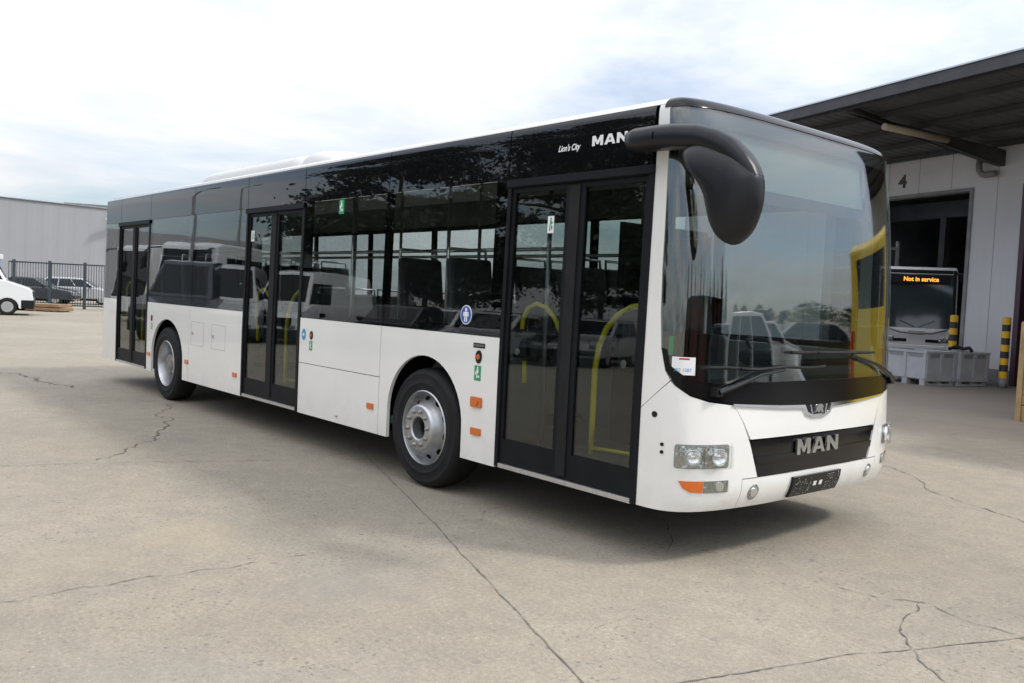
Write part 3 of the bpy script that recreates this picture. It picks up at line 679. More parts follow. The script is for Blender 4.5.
for x, y in ((-1.85, -.75), (-1.85, .3), (-3.4, -.55), (-4.65, -.8), (-6.25, -.8), (-5.4, .25), (-7.3, -.4), (-9.15, -.75), (-3.9, .2), (-6.4, .25)):
    mb = MB(); mb.tube([(x, y, .42), (x, y, 2.6)], .017, 8); mb.build('grab_pole', 'pole', bus)
mb = MB(); mb.tube([(-1.8, -.45, 1.95), (-9.5, -.45, 1.95)], .016, 8); mb.build('ceiling_rail', 'pole', bus)
mb = MB(); mb.tube([(-1.8, .35, 1.95), (-9.5, .35, 1.95)], .016, 8); mb.build('ceiling_rail', 'pole', bus)
# driver's place on the far side
mb = MB(); mb.b(-.62, -.18, -.95, 1.12, .95, 1.16); mb.b(-.60, -.30, -.1, 1.1, 1.16, 1.26); db = mb.build('dashboard', 'intd', bus, bevel=.05)
mb = MB(); K = 28; cc = Vector((-.70, .55, 1.22)); rot = Matrix.Rotation(R(28), 3, 'Y')
mb.tube([cc + rot @ Vector((.22*math.cos(2*math.pi*k/K), .22*math.sin(2*math.pi*k/K), 0)) for k in range(K+1)], .015, 8); mb.tube([cc, cc+rot @ Vector((.0, .22, 0))], .012, 6); mb.tube([cc, cc+rot @ Vector((0, -.22, 0))], .012, 6); mb.tube([cc, cc+Vector((.12, 0, -.3))], .03, 8); mb.build('steering_wheel', 'intd', db)
mb = MB(); mb.box((-1.25, .55, .98), (.48, .48, .12)); mb.box((-1.5, .55, 1.40), (.12, .48, .80), Matrix.Rotation(R(-8), 3, 'Y')); mb.box((-1.56, .55, 1.86), (.09, .26, .18)); mb.b(-1.4, -1.1, .4, .7, .42, .95); mb.build('driver_seat', 'seat', bus, bevel=.04)
mb = MB(); mb.b(-1.85, -1.82, .02, 1.14, .42, 2.2); mb.b(-1.8, -.95, .0, .02, .42, 1.15); mb.build('driver_cab_wall', 'intd', bus)
mb = MB(); mb.b(-1.75, -.95, .0, .008, 1.15, 1.95); mb.build('driver_cab_screen', 'gdoor', bus)
mb = MB(); mb.tube([(-.95, .01, .45), (-.95, .01, 2.05), (-1.8, .01, 2.05)], .016, 8); mb.build('driver_cab_frame', 'pole', bus)
mb = MB(); mb.b(-.95, -.70, -.15, -.02, 1.0, 1.35); mb.build('ticket_machine', 'intd', bus, bevel=.02)
# ------------------------------------------------------------------ ground
def ground_mat():
    m = bpy.data.materials.new('concrete_ground'); m.use_nodes = True; t = m.node_tree; p = t.nodes['Principled BSDF']; L = t.links.new
    geo = t.nodes.new('ShaderNodeNewGeometry'); pos = geo.outputs['Position']
    def noise(sc, det=5, ro=.55, dist=0, vec=None):
        n = t.nodes.new('ShaderNodeTexNoise'); n.inputs['Scale'].default_value = sc; n.inputs['Detail'].default_value = det; n.inputs['Roughness'].default_value = ro; n.inputs['Distortion'].default_value = dist
        L(vec or pos, n.inputs['Vector']); return n.outputs['Fac']
    def mp(v, a, b, c, d):
        n = t.nodes.new('ShaderNodeMapRange'); n.inputs[1].default_value = a; n.inputs[2].default_value = b; n.inputs[3].default_value = c; n.inputs[4].default_value = d; L(v, n.inputs[0]); return n.outputs[0]
    def ma(op, a, b=None):
        n = t.nodes.new('ShaderNodeMath'); n.operation = op
        for i, v in enumerate((a, b)):
            if v is None: continue
            if isinstance(v, (int, float)): n.inputs[i].default_value = v
            else: L(v, n.inputs[i])
        return n.outputs[0]
    def mixc(fac, a, b, mode='MIX'):
        n = t.nodes.new('ShaderNodeMix'); n.data_type = 'RGBA'; n.blend_type = mode
        if isinstance(fac, (int, float)): n.inputs[0].default_value = fac
        else: L(fac, n.inputs[0])
        for i, v in ((6, a), (7, b)):
            if isinstance(v, tuple): n.inputs[i].default_value = (*v, 1)
            else: L(v, n.inputs[i])
        return n.outputs[2]
    col = mixc(mp(noise(.22, 4), .35, .65, 0, 1), (.303, .266, .208), (.354, .312, .249))
    col = mixc(mp(noise(1.1, 6, .6), .3, .7, 0, 1), col, mixc(1.0, col, (.86, .87, .88), 'MULTIPLY'))
    # fine mottling: coarse sand, dark and pale aggregate
    col = mixc(1.0, col, mixc(mp(noise(38, 4, .7), .25, .75, 0, 1), (.74, .74, .74), (1.22, 1.22, 1.22)), 'MULTIPLY')
    col = mixc(1.0, col, mixc(mp(noise(140, 3, .7), .25, .75, 0, 1), (.76, .76, .76), (1.22, 1.22, 1.22)), 'MULTIPLY')
    def specks(sc, thr, c, dens_sc, lo, hi):
        v = t.nodes.new('ShaderNodeTexVoronoi'); v.inputs['Scale'].default_value = sc; L(pos, v.inputs['Vector'])
        s = t.nodes.new('ShaderNodeSeparateColor'); L(v.outputs['Color'], s.inputs[0])
        pick = ma('GREATER_THAN', s.outputs[0], thr); size = mp(s.outputs[1], 0, 1, .12, .40)
        d = ma('LESS_THAN', v.outputs['Distance'], size); den = mp(noise(dens_sc, 3), lo, hi, 0, 1)
        return ma('MULTIPLY', ma('MULTIPLY', pick, d), den), c
    for a in ((34, .72, (.17, .155, .135), .9, .40, .60), (75, .70, (.20, .185, .16), 1.7, .38, .62), (60, .94, (.44, .41, .36), 1.2, .35, .6), (16, .90, (.20, .18, .155), .7, .45, .62)):
        f, c = specks(*a); col = mixc(ma('MULTIPLY', f, .9), col, c)
    col = mixc(1.0, col, mixc(mp(noise(5.5, 6, .65), .3, .7, 0, 1), (.89, .89, .90), (1.08, 1.08, 1.07)), 'MULTIPLY')
    # stains with their own outline
    def stain(cx, cy, sx, sy, rot, col_in, c, amt):
        mpn = t.nodes.new('ShaderNodeMapping'); mpn.vector_type = 'TEXTURE'; mpn.inputs['Location'].default_value = (cx, cy, 0); mpn.inputs['Rotation'].default_value = (0, 0, rot); mpn.inputs['Scale'].default_value = (sx, sy, 1); L(pos, mpn.inputs['Vector'])
        vl = t.nodes.new('ShaderNodeVectorMath'); vl.operation = 'LENGTH'; L(mpn.outputs[0], vl.inputs[0])
        v = ma('ADD', vl.outputs['Value'], mp(noise(2.3, 5, .65), .3, .7, -.45, .45))
        f = mp(v, .35, 1.0, amt, 0)
        return mixc(f, col_in, c)
    col = stain(-2.25, -3.25, .55, .38, .2, col, (.40, .325, .225), .30)
    col = stain(-2.1, -4.0, .35, .8, 0.3, col, (.385, .325, .235), .20)
    col = stain(-1.0, -2.9, .5, .35, .6, col, (.25, .23, .21), .3)
    col = stain(-.2, -4.0, 1.2, .5, .7, col, (.28, .26, .235), .25)
    col = stain(2.0, 1.5, 1.8, .9, 1.2, col, (.28, .26, .24), .25)
    for sx_, sy_, a_, b_ in ((.4, -3.3, .10, .07), (-3.4, -2.9, .14, .08), (1.9, -1.9, .09, .12), (-.6, -4.6, .12, .06), (2.6, .4, .16, .10), (-5.5, -2.1, .2, .12)): col = stain(sx_, sy_, a_, b_, .5, col, (.20, .18, .16), .35)
    col = stain(-6, 4.5, 3.5, 5, 0, col, (.26, .245, .23), .3)
    # shade of the hall and canopy painted into the concrete colour
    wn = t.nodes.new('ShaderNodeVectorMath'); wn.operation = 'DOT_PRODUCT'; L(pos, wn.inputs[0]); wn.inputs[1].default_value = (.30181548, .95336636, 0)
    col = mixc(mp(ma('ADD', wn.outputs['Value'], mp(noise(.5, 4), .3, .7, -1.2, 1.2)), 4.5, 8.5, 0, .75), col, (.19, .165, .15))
    # far yard a bit lighter
    L(col, p.inputs['Base Color']); p.inputs['Roughness'].default_value = .82; p.inputs['Specular IOR Level'].default_value = .3
    b = t.nodes.new('ShaderNodeBump'); b.inputs['Strength'].default_value = .55; b.inputs['Distance'].default_value = .006
    L(ma('ADD', noise(45, 6, .7), ma('MULTIPLY', noise(7, 3), .8)), b.inputs['Height']); L(b.outputs[0], p.inputs['Normal'])
    return m
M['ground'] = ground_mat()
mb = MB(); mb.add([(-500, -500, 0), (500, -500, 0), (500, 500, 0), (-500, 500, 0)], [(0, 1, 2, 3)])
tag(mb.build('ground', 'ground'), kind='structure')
M['crack'] = mat('crack_dark', (.11, .097, .082), .9, noise=(20, .4)); M['joint'] = mat('joint_dark', (.185, .165, .14), .9, noise=(9, .45))
def ribbon(name, pts, wd, jit, m_, step=.035, seed=1, wander=.012):
    wd *= .68
    rg = random.Random(seed); Q = []
    for a, b in zip(pts, pts[1:]):
        a = Vector(a); b = Vector(b); n = max(1, int((b-a).length/step))
        Q += [a+(b-a)*k/n for k in range(n)]
    Q.append(Vector(pts[-1])); mb = MB(); prev = None; off_ = 0
    for i, q in enumerate(Q):
        t = (Q[min(i+1, len(Q)-1)]-Q[max(i-1, 0)]).normalized(); n = Vector((-t.y, t.x)); off_ = off_*.85+rg.uniform(-1, 1)*wander
        h = wd*rg.uniform(1-jit, 1+jit)/2*(.2 if rg.random() < (.18 if jit > .7 else .04) else 1)*(0.25 if i in (0, len(Q)-1) else 1); c = q+n*off_
        v = [mb.bm.verts.new((c.x+n.x*h, c.y+n.y*h, .004)), mb.bm.verts.new((c.x-n.x*h, c.y-n.y*h, .004))]
        if prev: mb.bm.faces.new((prev[0], prev[1], v[1], v[0]))
        prev = v
    return tag(mb.build(name, m_), kind='structure')
ribbon('ground_joint', [(-5.6, -.34), (-3.75, -1.05), (-1.58, -1.86), (.59, -2.72), (4, -4.05)], 0.0104, 0.7, 'joint', seed=1, wander=.004)
ribbon('ground_joint', [(.59, -3.1), (.83, -2.39), (1.09, -1.5), (1.21, -1.26), (1.49, -.55), (3.2, 4.2)], 0.0096, 0.7, 'joint', seed=2, wander=.004)
ribbon('ground_crack', [(1.49, -1.44), (1.30, -1.30), (1.23, -1.21)], 0.0112, 0.6, 'joint', seed=3)
ribbon('ground_crack', [(1.23, -1.21), (1.10, -1.02), (1.04, -.82), (1.03, -.66), (.96, -.5)], 0.0104, 0.8, 'crack', seed=4)
ribbon('ground_crack', [(.55, -.66), (.79, -.61), (1.0, -.48), (1.24, -.56), (1.49, -.55), (1.9, -.7)], 0.0072, 0.8, 'crack', seed=5)
ribbon('ground_crack', [(-1.3, 3.5), (-1.1, 3.39), (-.75, 3.15), (-.56, 2.94), (-.50, 2.75), (-.34, 2.59), (.10, 2.35), (.57, 2.12), (1.4, 1.9)], 0.0112, 0.8, 'crack', seed=6)
ribbon('ground_crack', [(-1.66, -4.6), (-1.64, -4.1), (-1.61, -3.86), (-1.60, -3.53), (-1.56, -3.1), (-1.6, -2.7)], 0.0064, 0.9, 'crack', seed=7, wander=.02)
ribbon('ground_crack', [(-8.3, -1.2), (-7.7, -1.55), (-7.27, -1.77), (-6.9, -1.72), (-6.53, -1.94), (-6.1, -2.15), (-5.67, -2.36), (-5.23, -2.79), (-4.9, -3.09)], 0.0176, 0.8, 'crack', seed=8, wander=.03)
ribbon('ground_crack', [(-1.85, -2.08), (-1.72, -1.75), (-1.64, -1.47), (-1.79, -1.29), (-1.87, -1.01)], 0.0064, 0.9, 'crack', seed=9)
ribbon('ground_crack', [(-12.9, -2.9), (-12.4, -2.5), (-12.29, -2.19), (-11.2, -2.2), (-10.2, -1.9)], 0.0400, 0.8, 'crack', seed=10, wander=.05)
ribbon('ground_joint', [(-5.02, -3.9), (-4.65, -2.8), (-4.1, -1.6)], 0.0096, 0.9, 'joint', seed=11)
ribbon('ground_crack', [(-0.997, -0.280), (-0.750, -0.493), (-0.503, -0.777), (-0.366, -1.005)], 0.0080, 0.8, 'crack', seed=12)
# ------------------------------------------------------------------ workshop hall on the right
HW = Vector((-4.36124666, 16.58178677, 0)); HD = Vector((-.95336636, .30181548, 0)); HN = Vector((-.30181548, -.95336636, 0))
def H(s, o, z): return HW + HD*s + HN*o + Vector((0, 0, z))
def hbox(mb, s0, s1, o0, o1, z0, z1):
    v = [H(s, o, z) for s in (s0, s1) for o in (o0, o1) for z in (z0, z1)]
    mb.add(v, [(0, 1, 3, 2), (4, 6, 7, 5), (0, 4, 5, 1), (2, 3, 7, 6), (0, 2, 6, 4), (1, 5, 7, 3)])
def corr_mat(name, col, sc, axis, strength=.6, rough=.5, namt=.08):
    m = mat(name, col, rough, noise=(.35, namt)); t = m.node_tree; p = t.nodes['Principled BSDF']
    g_ = t.nodes.new('ShaderNodeNewGeometry'); d_ = t.nodes.new('ShaderNodeVectorMath'); d_.operation = 'DOT_PRODUCT'; t.links.new(g_.outputs['Position'], d_.inputs[0]); d_.inputs[1].default_value = axis
    m1 = t.nodes.new('ShaderNodeMath'); m1.operation = 'MULTIPLY'; m1.inputs[1].default_value = sc; t.links.new(d_.outputs['Value'], m1.inputs[0])
    m2 = t.nodes.new('ShaderNodeMath'); m2.operation = 'SINE'; t.links.new(m1.outputs[0], m2.inputs[0])
    m3 = t.nodes.new('ShaderNodeMapRange'); m3.inputs[1].default_value = -.6; m3.inputs[2].default_value = .6; t.links.new(m2.outputs[0], m3.inputs[0])
    b = t.nodes.new('ShaderNodeBump'); b.inputs['Strength'].default_value = strength; b.inputs['Distance'].default_value = .03; t.links.new(m3.outputs[0], b.inputs['Height']); t.links.new(b.outputs[0], p.inputs['Normal'])
    return m
M['hallwall'] = corr_mat('hall_wall_panel', (.60, .60, .64), 2*math.pi/.5, tuple(HD), .25)
M['decking'] = corr_mat('roof_decking', (.085, .085, .09), 2*math.pi/.28, tuple(HD), 1.0)
M['steel'] = mat('painted_steel_dark', (.045, .045, .05), .5, noise=(2, .3))
M['steelg'] = mat('steel_grey', (.20, .20, .21), .5, noise=(3, .2))
hall = empty('workshop_hall', HW); tag(hall, 'workshop hall of pale wall panels with a dark canopy, wall number 4 and open doorways', 'building')
def hb(name, boxes, mats, parent=None, bevel=0):
    mb = MB()
    for b_ in boxes: hbox(mb, *b_)
    for v in mb.bm.verts: v.co -= HW
    return mb.build(name, mats, parent or hall, bevel=bevel)
WT = 5.75
hb('wall', [(.41, 1.8, -.2, 0, 0, 4.65), (-4.7, -4.0, -.2, 0, 0, 4.65), (-9, -4.7, -.2, 0, 0, 4.65), (6.6, 8.0, -.2, 0, 0, 4.65), (8.0, 14, -.2, 0, 0, 4.65), (-9, 14, -.2, 0, 4.65, WT-.16)], 'hallwall')
for s in (.43, 1.1, 2.4, 3.4, 4.4, 5.4, 6.4, 7.4, -.7, -1.7): hb('panel_seam', [(s, s+.012, 0, .002, 4.66 if (1.8 < s < 6.6 or s < .4) else 0, WT)], 'steelg')
hb('door_frame', [(1.74, 1.84, -.25, .03, 0, 4.70), (6.56, 6.66, -.25, .03, 0, 4.7), (1.84, 6.56, -.25, .03, 4.62, 4.70)], 'steelg')
M['purple'] = mat('dark_red_frame', (.06, .025, .04), .4)
hb('door_frame', [(.30, .43, -.25, .04, 0, 4.66)], 'purple'); hb('door_frame', [(-4.1, -4.0, -.25, .04, 0, 4.66)], 'purple')
hb('wall_base', [(.44, 1.72, 0, .02, 0, .35)], 'steelg')
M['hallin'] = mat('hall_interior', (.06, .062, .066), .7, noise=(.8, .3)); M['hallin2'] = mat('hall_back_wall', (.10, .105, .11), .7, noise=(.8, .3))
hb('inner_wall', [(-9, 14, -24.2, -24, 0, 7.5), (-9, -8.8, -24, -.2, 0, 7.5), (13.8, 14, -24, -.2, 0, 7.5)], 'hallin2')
hb('inner_roof', [(-9, 14, -1.6, -.2, 6.0, 6.1), (-9, 3.5, -5.0, -1.6, 6.0, 6.1), (12.9, 14, -5.0, -1.6, 6.0, 6.1), (-9, 9.2, -7.2, -5.0, 6.05, 6.12), (12.6, 14, -7.2, -5.0, 6.05, 6.12), (-9, 14, -24, -7.2, 6.2, 6.3)], 'hallin')  # front gap is an added, unseen opening that lets daylight onto the indoor bus
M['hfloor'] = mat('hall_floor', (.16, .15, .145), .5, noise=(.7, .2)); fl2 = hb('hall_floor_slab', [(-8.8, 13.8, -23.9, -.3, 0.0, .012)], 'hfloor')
hb('inner_beam', [(-8.8, 13.8, -4.2, -3.9, 5.3, 5.75), (-8.8, 13.8, -9.2, -8.9, 5.2, 5.8), (-8.8, 13.8, -15.2, -14.9, 5.2, 5.8)] + [(s, s+.25, -8.9-.3, -8.9, 0, 5.2) for s in (-7, -2, 10.2)] + [(-8.8, 13.8, -12, -11.9, 3.0, 3.2)], 'steel')
hb('shelf_rack', [(10.5, 13.2, -7, -6.2, z, z+.08) for z in (1.2, 2.2, 3.2, 3.9)] + [(s, s+.08, -7, -6.9, 0, 4.2) for s in (10.5, 11.8, 13.1)], 'steelg')
M['skylight'] = glass('skylight_sheet', (.8, .85, .85), .05)
# canopy, rising slightly outward
mb = MB()
def canopy_z(o): return WT-.13+.066*o
def hprism(mb, s0, s1, prof):
    A = [mb.bm.verts.new(H(s0, o, z)-HW) for o, z in prof]; B = [mb.bm.verts.new(H(s1, o, z)-HW) for o, z in prof]; n = len(prof)
    mb.bm.faces.new(A[::-1]); mb.bm.faces.new(B)
    for i in range(n): mb.bm.faces.new((A[i], A[(i+1) % n], B[(i+1) % n], B[i]))
hprism(mb, -9, 14, [(-.2, canopy_z(0)), (5.0, canopy_z(5)), (5.0, canopy_z(5)+.10), (-.2, canopy_z(0)+.10)]); mb.build('canopy_roof', 'decking', hall)
mb = MB(); hprism(mb, -9, 14, [(5.0, canopy_z(5)-.10), (5.06, canopy_z(5)-.10), (5.06, canopy_z(5)+.12), (5.0, canopy_z(5)+.12)]); mb.build('canopy_edge', 'steel', hall)
mb = MB(); hprism(mb, -9, 14, [(4.95, canopy_z(5)+.121), (5.09, canopy_z(5)+.121), (5.09, canopy_z(5)+.15), (4.95, canopy_z(5)+.15)]); mb.build('edge_flashing', 'alu', hall)
mb = MB()
for o in (.3, 1.5, 2.7, 3.9, 4.85): hprism(mb, -9, 14, [(o, canopy_z(o)-.12), (o+.06, canopy_z(o)-.12), (o+.06, canopy_z(o)-.002), (o, canopy_z(o)-.002)])
mb.build('canopy_purlin', 'steel', hall)
for s in (-4.8, .95, 7.2, 12.8):
    mb = MB(); hprism(mb, s, s+.16, [(0, 5.12), (.55, 5.18), (4.4, 5.80), (4.75, 5.92), (4.75, canopy_z(4.75)-.13), (0, canopy_z(0)-.13)]); mb.build('canopy_beam', 'steel', hall)
mb = MB()
def hp(s, o, z): return H(s, o, z)-HW
M['tube'] = mat('old_lamp_cover', (.42, .36, .28), .5)
lt = MB(); lt.tube([hp(.72, 4.05, 5.53), hp(.90, 1.98, 5.50)], .075, 12); lt.build('canopy_lamp', 'tube', hall)
pp = MB(); pp.tube([hp(1.50, .16, 5.40), hp(1.51, .18, 5.18), hp(1.49, .18, 5.06), hp(1.42, .18, 4.97), hp(1.32, .18, 4.94), hp(1.05, .16, 4.95)], .075, 12); pp.build('drain_pipe', 'steelg', hall)
text_obj('wall_number', '4', .48, lambda x, y, z: hp(4.08-x, .006, 4.90+y), mat('stencil_grey', (.06, .06, .065), .6), hall, bold=.014, sx=1.15)
aw = MB(); aw.tube([hp(7.4, 4.0, 6.1), hp(7.4, 4.0, 7.35)], .012, 6); aw.build('aerial', 'steel', hall)
# ------------------------------------------------------------------ bollards
M['yb'] = mat('bollard_yellow', (.72, .42, .02), .45, noise=(6, .15)); M['bb'] = mat('bollard_black', (.03, .03, .035), .5, noise=(6, .2))
B2 = (1.379, 0.795, 0)
def bollard(loc, label):
    r = empty('bollard', loc); tag(r, label, 'bollard', 'striped bollards before the hall')
    mb = MB(); mb.lathe([(0, .0), (0, .09), (.22, .09), (.22, .0)], (0, 0, 0), 'z', 20); mb.build('bollard_foot', 'steelg', r)
    mb = MB(); z = .22
    for k in range(9):
        mb.mi = k % 2; h = .15
        mb.lathe([(z, .088), (z+h, .088)], (0, 0, 0), 'z', 20); z += h
    mb.mi = 0; mb.lathe([(z, .088), (z+.012, .06), (z+.014, .002)], (0, 0, 0), 'z', 20)
    mb.build('striped_post', ['yb', 'bb'], r, smooth=35); return r
bollard(H(0.0, .8, 0), 'tall yellow and black striped bollard beside the grey crates, in front of the pale wall')
b2_ = bollard(H(*B2), 'striped bollard half hidden behind the grey pallet boxes, in front of the indoor bus')
# ------------------------------------------------------------------ plastic pallet boxes
M['crate'] = mat('grey_plastic', (.36, .37, .40), .5, noise=(4, .12)); M['crated'] = mat('grey_plastic_recess', (.20, .21, .23), .6)
def pallet_box(s, o, ls, lo, label):
    r = empty('pallet_box', H(s, o-lo, 0)); tag(r, label, 'crate', 'grey plastic pallet boxes beside the doorway'); r.rotation_euler = (0, 0, math.atan2(HD.y, HD.x))
    # local x runs along the hall wall (away), local y = -HN
    def bb(mb, x0, x1, y0, y1, z0, z1): mb.b(x0, x1, y0, y1, z0, z1)
    h = .76; mb = MB(); t = .035
    bb(mb, 0, ls, 0, t, .14, h); bb(mb, 0, ls, lo-t, lo, .14, h); bb(mb, 0, t, t, lo-t, .14, h); bb(mb, ls-t, ls, t, lo-t, .14, h); bb(mb, t, ls-t, t, lo-t, .14, .17)
    mb.build('box_wall', 'crate', r, bevel=.008)
    mb = MB()
    bb(mb, -.025, ls+.025, -.025, 0, h-.05, h+.005); bb(mb, -.025, ls+.025, lo, lo+.025, h-.05, h+.005); bb(mb, -.025, 0, 0, lo, h-.05, h+.005); bb(mb, ls, ls+.025, 0, lo, h-.05, h+.005)
    for x in (0, ls/2-.04, ls-.08): bb(mb, x, x+.08, -.022, 0, .14, h-.05); bb(mb, x, x+.08, lo, lo+.022, .14, h-.05)
    for y in (0, lo/2-.04, lo-.08): bb(mb, -.022, 0, y, y+.08, .14, h-.05); bb(mb, ls, ls+.022, y, y+.08, .14, h-.05)
    bb(mb, -.02, ls+.02, -.02, 0, .10, .20); bb(mb, -.02, 0, 0, lo, .10, .20)
    mb.build('box_rim', 'crate', r, bevel=.006)
    mb = MB()
    for x in (.10, ls/2+.06):
        bb(mb, x, x+ls/2-.18, -.003, -.0005, h-.14, h-.07); bb(mb, x, x+ls/2-.18, lo+.0005, lo+.003, h-.14, h-.07)
    for y in (.10, lo/2+.06):
        bb(mb, -.003, -.0005, y, y+lo/2-.18, h-.14, h-.07)
    mb.build('hand_slot', 'crated', r)
    for x in (0.02, ls/2-.07, ls-.16):
        mb = MB(); bb(mb, x, x+.14, .0, lo, 0, .05)
        for y in (0, lo/2-.07, lo-.14): bb(mb, x, x+.14, y, y+.14, .05, .14)
        mb.build('box_foot', 'crate', r, bevel=.006)
    return r
pallet_box(.39, 2.72, 1.15, .90, 'nearest grey plastic pallet box, standing left of the tall bollard')
pallet_box(.33, 1.77, 1.15, .90, 'grey plastic pallet box behind the nearest one, by the tall bollard')
pb = MB(); pts = [(.45, 1.4, .80), (.6, 1.3, .86), (.8, 1.25, .82), (.95, 1.3, .87), (1.1, 1.35, .80)]
for k in range(3): pb.tube([H(a+.1*k-.1, o-.12*k, z-.01) for a, o, z in pts], .035, 8)
tag(pb.build('hose_bundle', 'rubber'), 'black hoses lying across the top of the rear pallet box', 'hose')
# ------------------------------------------------------------------ wooden crate at the right edge
M['wood'] = mat('pale_wood', (.36, .25, .12), .65, noise=(6, .25))
wr = empty('wooden_crate', (-2.05, 9.36, 0), math.atan2(HD.y, HD.x)+math.pi); tag(wr, 'tall crate of pale wooden boards cut off by the right edge', 'crate')
mb = MB()
for k in range(9): mb.b(.02, 1.18, 0, .02, .10+k*.156, .10+k*.156+.145)
for k in range(9): mb.b(0, .02, .02, .8, .10+k*.156, .10+k*.156+.145)
mb.build('crate_boards', 'wood', wr, bevel=.004)
mb = MB(); mb.b(0, .09, -.025, -.0005, .0, 1.51); mb.b(1.11, 1.2, -.025, -.0005, 0, 1.51); mb.b(.09, 1.11, -.022, -.0005, 1.42, 1.50); mb.b(0, 1.2, .0, .8, 0, .10); mb.b(0, 1.2, .0, .8, 1.505, 1.525); mb.build('crate_frame', 'wood', wr, bevel=.004)
# ------------------------------------------------------------------ generic vehicles (x forward, y left, z up, front at x=0)
M['vglass'] = mat('vehicle_glass', (.010, .012, .014), .03, spec=.45); M['tyre2'] = M['rubber']
def veh_wheel(root, x, y, r=.32, wd=.2, silver='rim'):
    s = 1 if y > 0 else -1
    mb = MB(); mb.lathe([(0, r*.62), (.01, r*.66), (.012, r*.9), (-.02, r), (-wd+.02, r), (-wd, r*.9), (-wd, r*.5)], (x, y, r), 'y', 28, s, cap=False); o = mb.build('wheel', 'rubber', root, smooth=35)
    mb = MB(); mb.lathe([(.006, r*.63), (-.03, r*.56), (-.035, r*.3), (.0, r*.22), (.004, .004)], (x, y, r), 'y', 28, s); mb.build('rim', silver, o, smooth=30); return o
def extr(name, prof, hw, mats, root, bevel=.03, y0=None, smooth=None):
    mb = MB(); a = -hw if y0 is None else y0
    mb.prism(prof, lambda p, d: Vector((p[0], d, p[1])), a, hw); return mb.build(name, mats, root, bevel=bevel)
def arch_pts(xc, r, z0, n=8): return [(xc+r*math.cos(math.pi*k/n), z0+(r)*math.sin(math.pi*k/n)) for k in range(n+1)]
def make_car(label, cat, group, loc, rz, paint, L=4.5, W=1.8, Hh=1.46, kind='car', name='parked_car'):
    root = empty(name, loc, rz); tag(root, label, cat, group)
    m_ = paint; r = .32; xf, xr = -.85, -L+.85
    zb_ = 1.28 if kind == 'van' else .95
    low = [(-.02, .30), (0, .55), (-.06, .72), (-.25, .80), (-1.15, .95), (-L+.5, .98), (-L+.05, .95), (-L, .6), (-L+.03, .32)]
    if kind == 'van': low = [(-.02, .30), (0, .60), (-.04, .92), (-.16, 1.04), (-.85, 1.27), (-1.0, 1.31), (-L+.05, 1.31), (-L, .6), (-L+.03, .32)] + [(xr-.38, .25)] + [(p[0], p[1]) for p in reversed(arch_pts(xr, .37, .28))] + [(p[0], p[1]) for p in reversed(arch_pts(xf, .37, .28))] + [(xf+.38, .25)]
    extr('body', low, W/2, m_, root, .06)
    if kind == 'car': gh = [(-1.15, .95), (-1.95, Hh-.04), (-2.5, Hh), (-L+1.2, Hh-.02), (-L+.35, .98)]
    elif kind == 'estate': gh = [(-1.15, .95), (-1.9, Hh-.04), (-2.5, Hh), (-L+.6, Hh-.02), (-L+.12, .98)]
    else: gh = [(-.88, 1.28), (-1.5, Hh-.05), (-2.0, Hh), (-L+.1, Hh), (-L+.02, 1.28)]
    mb = MB(); mb.prism(gh, lambda p, d: Vector((p[0], d*(1-(p[1]-.95)*.22), p[1])), -W/2+.06, W/2-.06); g_ = mb.build('cabin', m_, root, bevel=.05)
    z1, z2 = zb_+.05, Hh-(.35 if kind == 'van' else .10)
    def lerp(a, b, t): return (a[0]+(b[0]-a[0])*t, a[1]+(b[1]-a[1])*t)
    f0, f1, b1_, b0 = gh[0], gh[1], gh[-2], gh[-1]
    for s in (-1, 1):
        mb = MB(); yk = lambda z: s*(W/2-.06)*(1-(z-.95)*.22)+s*.004
        xfz = lambda z: f0[0]+(f1[0]-f0[0])*(z-f0[1])/(f1[1]-f0[1]) - .10
        xbz = lambda z: b0[0]+(b1_[0]-b0[0])*(z-b0[1])/(b1_[1]-b0[1]) + .10
        n = 3 if L > 4.2 else 2; ends = [(xfz(z1), xfz(z2)), (xbz(z1), xbz(z2))]
        for k in range(n):
            A = k/n; B = (k+1)/n-.02
            q = [(ends[0][0]+(ends[1][0]-ends[0][0])*A, z1), (ends[0][0]+(ends[1][0]-ends[0][0])*B, z1), (ends[0][1]+(ends[1][1]-ends[0][1])*B, z2), (ends[0][1]+(ends[1][1]-ends[0][1])*A, z2)]
            if kind == 'van' and k > 0: continue
            mb.add([Vector((x, yk(z), z)) for x, z in q], [(0, 1, 2, 3)])
        mb.build('side_window', 'vglass', g_)
    for (p, q, nm, sg) in ((f0, f1, 'windscreen', 1), (b0, b1_, 'rear_window', -1)):
        if kind == 'van' and nm == 'rear_window': continue
        a = lerp(p, q, .10); b = lerp(p, q, .90); nv = Vector((q[1]-p[1], 0, -(q[0]-p[0]))).normalized()*.006
        if nv.x*sg < 0: nv = -nv
        ya = (W/2-.06)*(1-(a[1]-.95)*.22)-.08; yb = (W/2-.06)*(1-(b[1]-.95)*.22)-.08
        mb = MB(); mb.add([Vector((a[0], -ya, a[1]))+nv, Vector((a[0], ya, a[1]))+nv, Vector((b[0], yb, b[1]))+nv, Vector((b[0], -yb, b[1]))+nv], [(0, 1, 2, 3)]); mb.build(nm, 'vglass', g_)
    for s in (-1, 1):
        mb = MB(); mb.box((-.05, s*(W/2-.28), .66), (.12, .34, .13)); mb.build('headlight', 'lampbg', root, bevel=.03)
        mb = MB(); mb.box((-L+.02, s*(W/2-.15), .78), (.06, .22, .14)); mb.build('tail_light', 'red', root, bevel=.02)
        mb = MB(); mb.box((-1.45, s*(W/2+.08), 1.02), (.12, .18, .13)); mb.build('wing_mirror', 'plastic', root, bevel=.03)
        for x in (xf, xr): veh_wheel(root, x, s*(W/2-.02))
